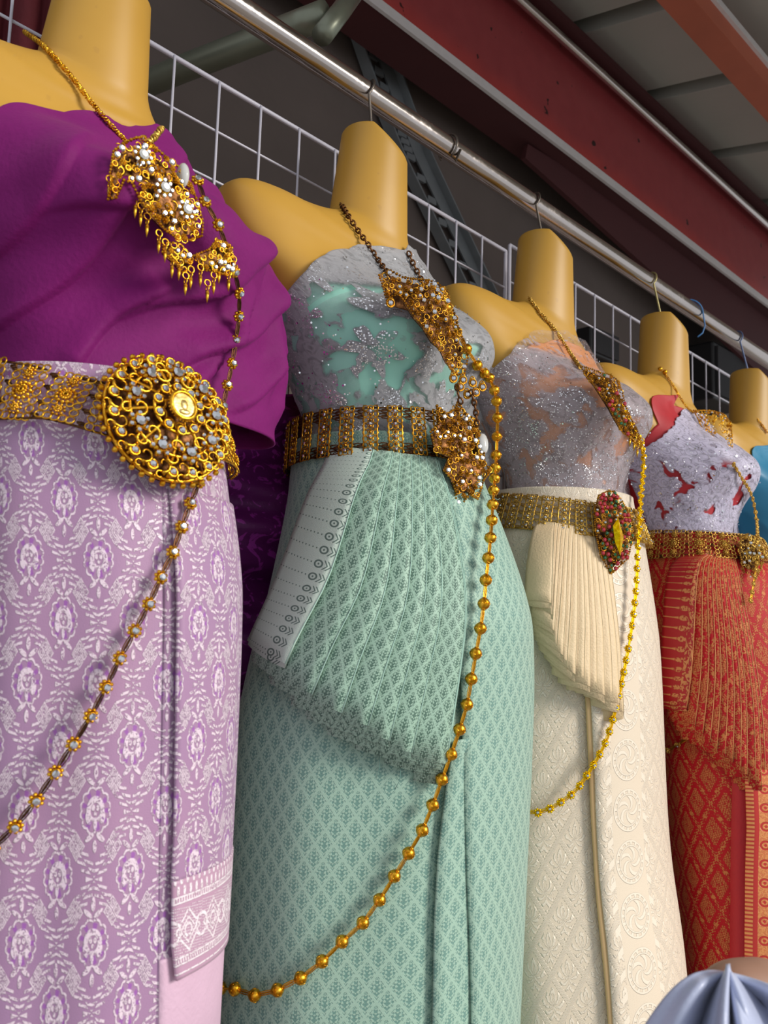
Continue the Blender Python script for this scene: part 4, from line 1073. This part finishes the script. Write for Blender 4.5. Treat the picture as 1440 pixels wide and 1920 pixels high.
q = SKIRT[3].find(1396, 1042); p, n = view_normal(SKIRT[3], q[0], q[1], .40); fr = frame_at(p + n * .012, n)
poly = px_poly(fr, [(1386, 1008), (1400, 1002), (1416, 1012), (1423, 1032), (1424, 1058), (1414, 1085), (1404, 1104), (1394, 1088), (1386, 1064), (1380, 1036)])
o = ornament(p4, 'buckle', fr, poly, M_pale, 17, .0070, .012, ((G_M, .2), (G_S, .2))); o['label'] = 'dull gold domed buckle with clear stones'

# ------------------------------------------------------------------ pendants on the chest
def spline(pts, step):
    A = catmull(np.array(pts, float), max(8, len(pts) * 24)); d = np.r_[0, np.cumsum(np.linalg.norm(np.diff(A, axis=0), axis=1))]
    n = max(2, int(d[-1] / step) + 1); q = np.linspace(0, d[-1], n); return np.stack([np.interp(q, d, A[:, k_]) for k_ in range(3)], 1)
def chain_links(root, P, name, m, r=.0022, thick=.0007, long_=1.5):
    """oval links, every other one turned on its side, one object each"""
    o0 = world_of(root); me = MB().arc((0, 0, 0), r, thick, n=10, seg=5, sy=1 / long_).data(name, m)
    for j in range(len(P) - 1):
        t = P[j + 1] - P[j]; t /= np.linalg.norm(t); mid = (P[j] + P[j + 1]) / 2; v = CAM - mid; u = np.cross(t, v); u /= np.linalg.norm(u); w_ = np.cross(t, u)
        if j % 2: u, w_ = w_, -u
        put(name, me, root, mid - o0, quat(t, u, np.cross(t, u)))
def rope(root, P, r, m, name='rope_chain'):
    b = MB()
    for j in range(len(P) - 1):
        t = P[j + 1] - P[j]; t /= np.linalg.norm(t); u = np.cross(t, [.3, .5, .8]); u /= np.linalg.norm(u); w_ = np.cross(t, u); a = j * 1.1
        b.arc((P[j] + P[j + 1]) / 2, r, r * .42, u * math.cos(a) + w_ * math.sin(a), (w_ * math.cos(a) - u * math.sin(a)) * .8 + t * .6, n=8, seg=4)
    return obj(name, b, m, root)
def spts(S, pts, off): return [S.w(*S.find(x, y, off)[:2], off) for x, y in pts]
TAS = MB()
TAS.arc((0, -.0030, 0), .0028, .0006, n=10, seg=5); TAS.arc((0, -.0078, 0), .0022, .0006, (0, 0, 1), (0, 1, 0), n=8, seg=5); TAS.ball((0, -.0108, 0), .0015, 6, 4); TAS.tube([(0, -.0112, 0), (0, -.0150, 0), (0, -.0200, 0)], [.0016, .0013, .0001], 6)
ME_TAS = TAS.data('tassel', M_gold)
# purple costume: three-tiered breast pendant with dangles
q = SASH.find(290, 370); p, n = view_normal(SASH, q[0], q[1], .25); fr = frame_at(p + n * .023, n)
pd = thing('pendant_necklace', p, 'gold breast pendant with rhinestones and spiky dangles on purple sash', 'necklace', 'breast pendants')
poly = px_poly(fr, [(250, 264), (266, 262), (280, 280), (300, 300), (330, 322), (350, 352), (366, 388), (377, 420), (377, 443), (352, 452), (328, 452), (300, 436), (272, 408), (252, 384), (236, 352), (222, 346), (210, 376), (197, 378), (202, 350), (199, 330), (206, 290), (228, 272)])
hl = [(*px_poly(fr, [c])[0], r) for c, r in (((278, 346), .0055), ((312, 374), .0075), ((302, 364), .006))]
o = ornament(pd, 'pendant_plate', fr, poly, M_gold, 3, .0060, .010, ((G_M, .12), (G_S, .20)), holes=hl); o['label'] = 'openwork kite shaped plate with rhinestone flowers'
for c in ((250, 306), (290, 366), (331, 406)):
    x, y = px_poly(fr, [c])[0]; b = MB(); flower(b, (0, 0, 0), .0060, 8, .001); fl = put('rosette', b.data('rosette', M_gold), pd, fr[0] + fr[1] * x + fr[2] * y + fr[3] * .013 - world_of(pd), quat(*fr[1:]))
    put('centre_stone', MB().gem((0, 0, 0), .0042, .5).data('centre_stone', M_milk, smooth=False), fl, (0, 0, .0035))
    for j in range(8): a = j * math.pi / 4; put('rhinestone', G_S, fl, (.0064 * math.cos(a), .0064 * math.sin(a), .0022))
for j, pp in enumerate(([(304, 456), (330, 460), (350, 480), (357, 500), (340, 512), (318, 492), (302, 474)], [(362, 480), (385, 472), (402, 452), (420, 458), (432, 482), (436, 508), (420, 520), (398, 512), (378, 508)])):
    ornament(pd, 'lower_plate', fr, px_poly(fr, pp), M_gold, 30 + j, .0052, .006, ((G_M, .15), (G_S, .25)))
for (x, y) in ((199, 378), (270, 447), (292, 478), (304, 495), (317, 524), (330, 528), (342, 557), (352, 545), (370, 541), (383, 570), (395, 555), (405, 535), (423, 549), (432, 524), (248, 412), (258, 428)):
    a, b_ = px_poly(fr, [(x, y)])[0]; put('tassel', ME_TAS, pd, fr[0] + fr[1] * a + fr[2] * (b_ + .0195) + fr[3] * .004 - world_of(pd), quat(*fr[1:]))
rope(pd, spline([at_depth(46, 60, .86)] + spts(BODY[0], [(80, 82), (112, 118), (140, 150)], .004) + spts(SASH, [(170, 190), (200, 226), (222, 250), (240, 268)], .009), .0022), .0019, M_gold)
rope(pd, spline([fr[0] + fr[1] * a + fr[2] * b_ + fr[3] * .006 for a, b_ in px_poly(fr, [(268, 274), (280, 266), (296, 246)])], .0016), .0022, M_pale, 'spring_clasp')
b = MB(); b.ball((0, 0, 0), .0085, 16, 8, (.55, 1.25, .8)); a, b_ = px_poly(fr, [(335, 335)])[0]; o = put('side_stone', b.data('side_stone', M_milk), pd, fr[0] + fr[1] * a + fr[2] * b_ + fr[3] * .006 - world_of(pd), quat(*fr[1:])); o['label'] = 'milky oval stone on the upper edge'
# mint costume: dark gilt pendant seen nearly edge on
q = BODY[1].find(800, 610); p, n = view_normal(BODY[1], q[0], q[1], .42); fr = frame_at(p + n * .016, n)
pd = thing('pendant_necklace', p, 'heavy dark gilt breast pendant with small drops on the silver star shawl', 'necklace', 'breast pendants')
poly = px_poly(fr, [(708, 518), (728, 510), (748, 524), (772, 528), (795, 530), (812, 536), (830, 550), (834, 570), (842, 592), (852, 620), (866, 648), (874, 672), (870, 700), (852, 704), (838, 690), (824, 664), (806, 650), (788, 622), (770, 602), (752, 574), (738, 552), (724, 562), (728, 572), (720, 572), (714, 545)])
o = ornament(pd, 'pendant_plate', fr, poly, M_old, 8, .0064, .012, ((G_M, .14), (G_S, .16))); o['label'] = 'dense gilt plate of flowers and scrolls'
for (x, y) in ((725, 572), (842, 712), (855, 728), (868, 742), (884, 738), (896, 728), (878, 720), (860, 715)):
    a, b_ = px_poly(fr, [(x, y)])[0]; P_ = fr[0] + fr[1] * a + fr[2] * b_ + fr[3] * .008
    b = MB(); b.arc((0, .004, 0), .0026, .0007, n=9, seg=5); b.ball((0, -.0002, 0), .0042, 8, 5, (1, 1.15, .6)); b.arc((0, 0, .0012), .0042, .0008, n=12, seg=5)
    o = put('drop', b.data('drop', M_old), pd, P_ - world_of(pd), quat(*fr[1:])); put('rhinestone', G_M, o, (0, 0, .0022))
A = px_poly(fr, [(872, 735), (880, 765), (884, 800)]); chain_links(pd, spline([fr[0] + fr[1] * a + fr[2] * b_ + fr[3] * .012 for a, b_ in A], .0052), 'drop_link', M_bronze, .0034, .0011)
A = px_poly(fr, [(848, 722), (850, 742), (857, 760)]); chain_links(pd, spline([fr[0] + fr[1] * a + fr[2] * b_ + fr[3] * .010 for a, b_ in A], .0056), 'drop_link', M_bronze, .0034, .0011)
P_ = spline(spts(BODY[1], [(621, 356), (634, 374), (652, 402), (670, 430)], .004) + spts(BODY[1], [(690, 458), (704, 478)], .009) + spts(BODY[1], [(722, 502), (732, 516)], .011), .0054); chain_links(pd, P_, 'link', M_bronze, .0036, .0011)
P_ = spline([BODY[1].w(*BODY[1].find(x, y, .011)[:2], .011) for x, y in ((766, 472), (774, 492), (784, 512), (794, 530))], .0054); chain_links(pd, P_, 'link', M_bronze, .0036, .0011)
# cream costume
q = BODY[2].find(1140, 760); p, n = view_normal(BODY[2], q[0], q[1], .45); fr = frame_at(p + n * .016, n)
pd = thing('pendant_necklace', p, 'gold breast pendant with red and green stones on the crinkled silver shawl', 'necklace', 'breast pendants')
poly = px_poly(fr, [(1088, 686), (1104, 692), (1122, 700), (1140, 704), (1154, 718), (1160, 740), (1166, 764), (1178, 788), (1192, 810), (1200, 828), (1192, 836), (1178, 822), (1162, 812), (1148, 790), (1136, 768), (1122, 746), (1108, 722), (1094, 704)])
o = ornament(pd, 'pendant_plate', fr, poly, M_old, 21, .0058, .010, ((G_R, .12), (G_E, .10), (G_S, .20))); o['label'] = 'narrow gilt plate with a few red and green stones'
for (x, y) in ((1184, 846), (1190, 858), (1176, 838), (1198, 850)):
    a, b_ = px_poly(fr, [(x, y)])[0]; put('tassel', ME_TAS, pd, fr[0] + fr[1] * a + fr[2] * (b_ + .0195) + fr[3] * .006 - world_of(pd), quat(*fr[1:]))
rope(pd, spline(spts(BODY[2], [(968, 532), (990, 556), (1014, 586), (1036, 612)], .003) + spts(BODY[2], [(1054, 636), (1072, 662), (1090, 688)], .010), .0024), .0021, M_pale)
# red costume: ring shaped pendant
q = BODY[3].find(1336, 820); p, n = view_normal(BODY[3], q[0], q[1], .50); fr = frame_at(p + n * .014, n)
pd = thing('pendant_necklace', p, 'gold ring shaped breast pendant on the lavender lace', 'necklace', 'breast pendants')
poly = px_poly(fr, [(1300, 770), (1330, 772), (1352, 778), (1366, 795), (1368, 818), (1370, 845), (1362, 858), (1346, 850), (1330, 832), (1316, 815), (1308, 795)])
hl = [(*px_poly(fr, [c])[0], .011) for c in ((1338, 806), (1346, 824))]
o = ornament(pd, 'pendant_plate', fr, poly, M_gold, 25, .0062, .010, ((G_S, .3),), holes=hl, back=False); o['label'] = 'open oval gilt ring of small flowers'
ornament(pd, 'lower_plate', fr, px_poly(fr, [(1366, 860), (1380, 868), (1392, 880), (1396, 892), (1382, 890), (1370, 878)]), M_gold, 26, .0058, .004, ((G_S, .3),))
rope(pd, spline(spts(BODY[3], [(1202, 672), (1222, 684), (1246, 700), (1262, 722)], .003) + spts(BODY[3], [(1276, 744), (1290, 764), (1304, 774)], .010), .0026), .0016, M_gold)
cl = spts(BODY[3], [(1228, 682), (1238, 692), (1247, 697)], .005)
for c in cl: b = MB(); b.ball(c, .0040, 8, 5); obj('neck_bead', b, M_gold, pd)
# blue costume: thin neck chain only
pd = thing('thin_necklace', BODY[4].w(0, .2), 'thin gold neck chain on the mannequin of the blue costume', 'necklace')
rope(pd, spline(spts(BODY[4], [(1394, 762), (1410, 776), (1428, 796), (1440, 812)], .003), .0030), .0020, M_gold)

# ------------------------------------------------------------------ long body chains
def bead_round(r, m):
    b = MB(); b.ball((0, 0, 0), r, 12, 8)
    for s_ in (-1, 1): b.arc((s_ * r * .92, 0, 0), r * .30, r * .12, (0, 1, 0), (0, 0, 1), n=8, seg=4)
    for j in range(6): a = j * math.pi / 3; b.arc((0, r * .93 * math.cos(a), r * .93 * math.sin(a)), r * .26, r * .07, (1, 0, 0), (0, -math.sin(a), math.cos(a)), n=8, seg=4)
    return b.data('bead', m)
def bead_flower(r, m):
    b = MB()
    for j in range(8): a = j * math.pi / 4; b.ball((r * .72 * math.cos(a), r * .72 * math.sin(a), 0), r * .30, 6, 4)
    b.ball((0, 0, -r * .1), r * .62, 8, 5, (1, 1, .7)); b.arc((0, 0, r * .34), r * .48, r * .12, n=10, seg=5)
    return b.data('flower_bead', m)
def body_chain(P, label, bead, pitch, m_link, gem=None, name='bead', link_r=.0026, gz=.003, thick=.0006):
    root = thing('body_chain', P[len(P) // 2], label, 'chain', 'gilt body chains'); o0 = world_of(root)
    Q = spline(P, pitch); lk = MB()
    lk.arc((0, .0007, 0), link_r, thick, n=10, seg=4, sy=.38); lk.arc((0, -.0007, .0003), link_r, thick, n=10, seg=4, sy=.38)
    lk = lk.data('link', m_link)
    T = np.gradient(Q, axis=0)
    for j, p in enumerate(Q):
        t = T[j] / np.linalg.norm(T[j]); v = CAM - p; v = v / np.linalg.norm(v) * .6 + np.array([.15, -.7, .1]) + NR.normal(0, .12, 3); u = np.cross(v, t); u /= np.linalg.norm(u); n_ = np.cross(t, u)
        o = put(name, bead, root, p - o0, quat(t, u, n_))
        if gem is not None: put('rhinestone', gem, o, (0, 0, gz))
        if j < len(Q) - 1:
            d = Q[j + 1] - p; L = np.linalg.norm(d); d /= L; u = np.cross(v, d); u /= np.linalg.norm(u)
            l = put('link', lk, root, (p + Q[j + 1]) / 2 - o0, quat(d, u, np.cross(d, u))); s_ = max(.6, (L * .62) / (2 * link_r)); l.scale = (s_, 1, 1)
    return root
P = [SASH.w(*SASH.find(x, y, .022)[:2], .022) for x, y in ((372, 338), (390, 385), (410, 428), (432, 478), (448, 535), (450, 580), (446, 622), (437, 668), (428, 720), (418, 768))]
P += [SKIRT[0].w(*SKIRT[0].find(x, y, .014)[:2], .014) for x, y in ((404, 815), (392, 855))] + [SKIRT[0].w(*SKIRT[0].find(x, y, .0125)[:2], .0125) for x, y in ((378, 893), (364, 928), (347, 975), (325, 1030), (300, 1085), (270, 1150), (232, 1225), (185, 1315), (130, 1405), (75, 1490), (35, 1540), (-10, 1588), (-60, 1630))]
body_chain(P, 'gold chain of flower beads with clear stones across the purple sash and lilac skirt', bead_flower(.0056, M_gold), .0208, M_bronze, G_M, 'flower_bead', .0030, .0030)
def near(S, x, y, off):
    """a chain point: on the cloth where the photograph shows cloth there, else hanging free just beside its edge"""
    a, b_, e, d = S.find(x, y, off)
    return S.w(a, b_, off) if e < 4 else at_depth(x, y, d)
P = [near(BODY[1], x, y, .014) for x, y in ((832, 560), (850, 610), (874, 655), (900, 692), (922, 716))] + [near(SKIRT[1], x, y, .016) for x, y in ((932, 760), (932, 800), (930, 860), (926, 920))]
P += [SKIRT[1].w(*SKIRT[1].find(x, y, .020)[:2], .020) for x, y in ((920, 1005), (912, 1090), (906, 1140), (898, 1195), (890, 1235), (880, 1290), (872, 1340), (855, 1380), (845, 1415), (833, 1450), (812, 1505), (790, 1555))]
P += [SKIRT[1].w(*SKIRT[1].find(x, y, .010)[:2], .010) for x, y in ((735, 1650), (685, 1718), (635, 1775), (580, 1820), (515, 1857), (478, 1863), (440, 1862), (410, 1850), (393, 1830), (378, 1800))]
body_chain(P, 'gold chain of round beads hanging in a long loop over the mint skirt', bead_round(.0060, M_gold), .0238, M_gold, None, 'bead', .0026)
P = [near(BODY[2], x, y, .014) for x, y in ((1166, 765), (1186, 802), (1203, 835), (1207, 872))] + [near(SKIRT[2], x, y, .016) for x, y in ((1204, 930), (1201, 970))]
P += [SKIRT[2].w(*SKIRT[2].find(x, y, .016)[:2], .016) for x, y in ((1196, 1030), (1194, 1090), (1190, 1140), (1183, 1190), (1173, 1240))] + [SKIRT[2].w(*SKIRT[2].find(x, y, .0165)[:2], .0165) for x, y in ((1164, 1290), (1152, 1340), (1135, 1390), (1110, 1440), (1080, 1480), (1045, 1510), (1015, 1522), (985, 1525), (960, 1520))]
body_chain(P, 'bright yellow gold flower bead chain looping over the cream skirt', bead_flower(.0054, M_bright), .0150, M_bright, G_S, 'flower_bead', .0034, .0028)
P = [near(BODY[3], x, y, .014) for x, y in ((1376, 872), (1392, 896), (1410, 930), (1418, 970))] + [near(SKIRT[3], x, y, .016) for x, y in ((1421, 1010), (1420, 1050), (1414, 1090), (1408, 1125))]
body_chain(P, 'thin gilt chain beside the lavender lace and the red skirt belt', bead_flower(.0045, M_pale), .0140, M_old, None, 'flower_bead', .0030)
P = [SKIRT[3].w(*SKIRT[3].find(x, y, .006)[:2], .006) for x, y in ((1236, 1412), (1250, 1408), (1266, 1400), (1282, 1390), (1298, 1376), (1316, 1360))]
body_chain(P, 'short stretch of gilt flower chain crossing the red skirt under its fan', bead_flower(.0052, M_pale), .0200, M_old, G_S, 'flower_bead', .0030)

# ------------------------------------------------------------------ passer-by in the foreground: raised forearm under blue satin
k = Mat('arm_skin'); n = noise(k.ob, 40, 3); k.set('Base Color', cmix(lin(150, 112, 92), lin(170, 130, 108), n)).set('Roughness', .55).set('Subsurface Weight', .1); k.p.inputs['Subsurface Radius'].default_value = (.01, .004, .002); M_arm = k.m
k = Mat('blue_satin'); n = noise(k.ob, 500, 2); k.set('Base Color', cmix(lin(172, 180, 208), lin(184, 192, 218), n)).set('Roughness', .34).set('Sheen Weight', .2).bump(n, .0002); M_bsat = k.m
D0 = .56
pe = thing('person', at_depth(1400, 1860, D0), 'bare tan forearm of a passer-by raised behind the blue satin cloth', 'person')
b = MB(); A = [(1318, 1960, .56, .013), (1338, 1905, .565, .0165), (1362, 1872, .57, .019), (1395, 1862, .575, .0205), (1440, 1872, .58, .023), (1520, 1915, .59, .027), (1640, 1990, .60, .032)]
Q = catmull(np.array([list(at_depth(x, y, d)) + [r] for x, y, d, r in A]), 40); b.tube(Q[:, :3], Q[:, 3], 20); obj('forearm', b, M_arm, pe)
bc = thing('blue_cloth', at_depth(1360, 1840, .50), 'crumpled pale blue satin cloth draped over a raised arm in front of the red skirt', 'cloth')
APX = np.array([1365, 1806.])
rows = []
for i, a in enumerate(np.linspace(-1, 1, 90)):
    # lower edge point for this fold line
    L = np.interp(a, [-1, -.6, -.2, .2, .5, 1], [1150, 1250, 1330, 1410, 1480, 1640]); Ly = np.interp(a, [-1, -.6, 0, .5, 1], [1975, 2080, 2150, 2120, 1985])
    row = []
    for g in np.linspace(0, 1, 40):
        x = APX[0] + (L - APX[0]) * g; y = APX[1] + (Ly - APX[1]) * (g ** 1.0) - 46 * math.sin(math.pi * min(g * 1.3, 1)) * abs(a) ** 1.2 * (1.0 if a < 0 else .55) + 2 * abs(a) * 10 * (1 - g)
        rip = math.sin(a * 9.0 + .8 + g * 1.2 * (1 if a > 0 else -1)) * .018 + math.sin(a * 19 + 1.0 - g * 2) * .006
        d = .525 - .05 * g * (1 - abs(a) * .5) + .02 * a * a + rip * min(1, g * 3.0 + .12)
        row.append(at_depth(x, y, d))
    rows.append(row)
b = MB(); b.grid(np.array(rows)); obj('drape', b, M_bsat, bc, solid=.0012)
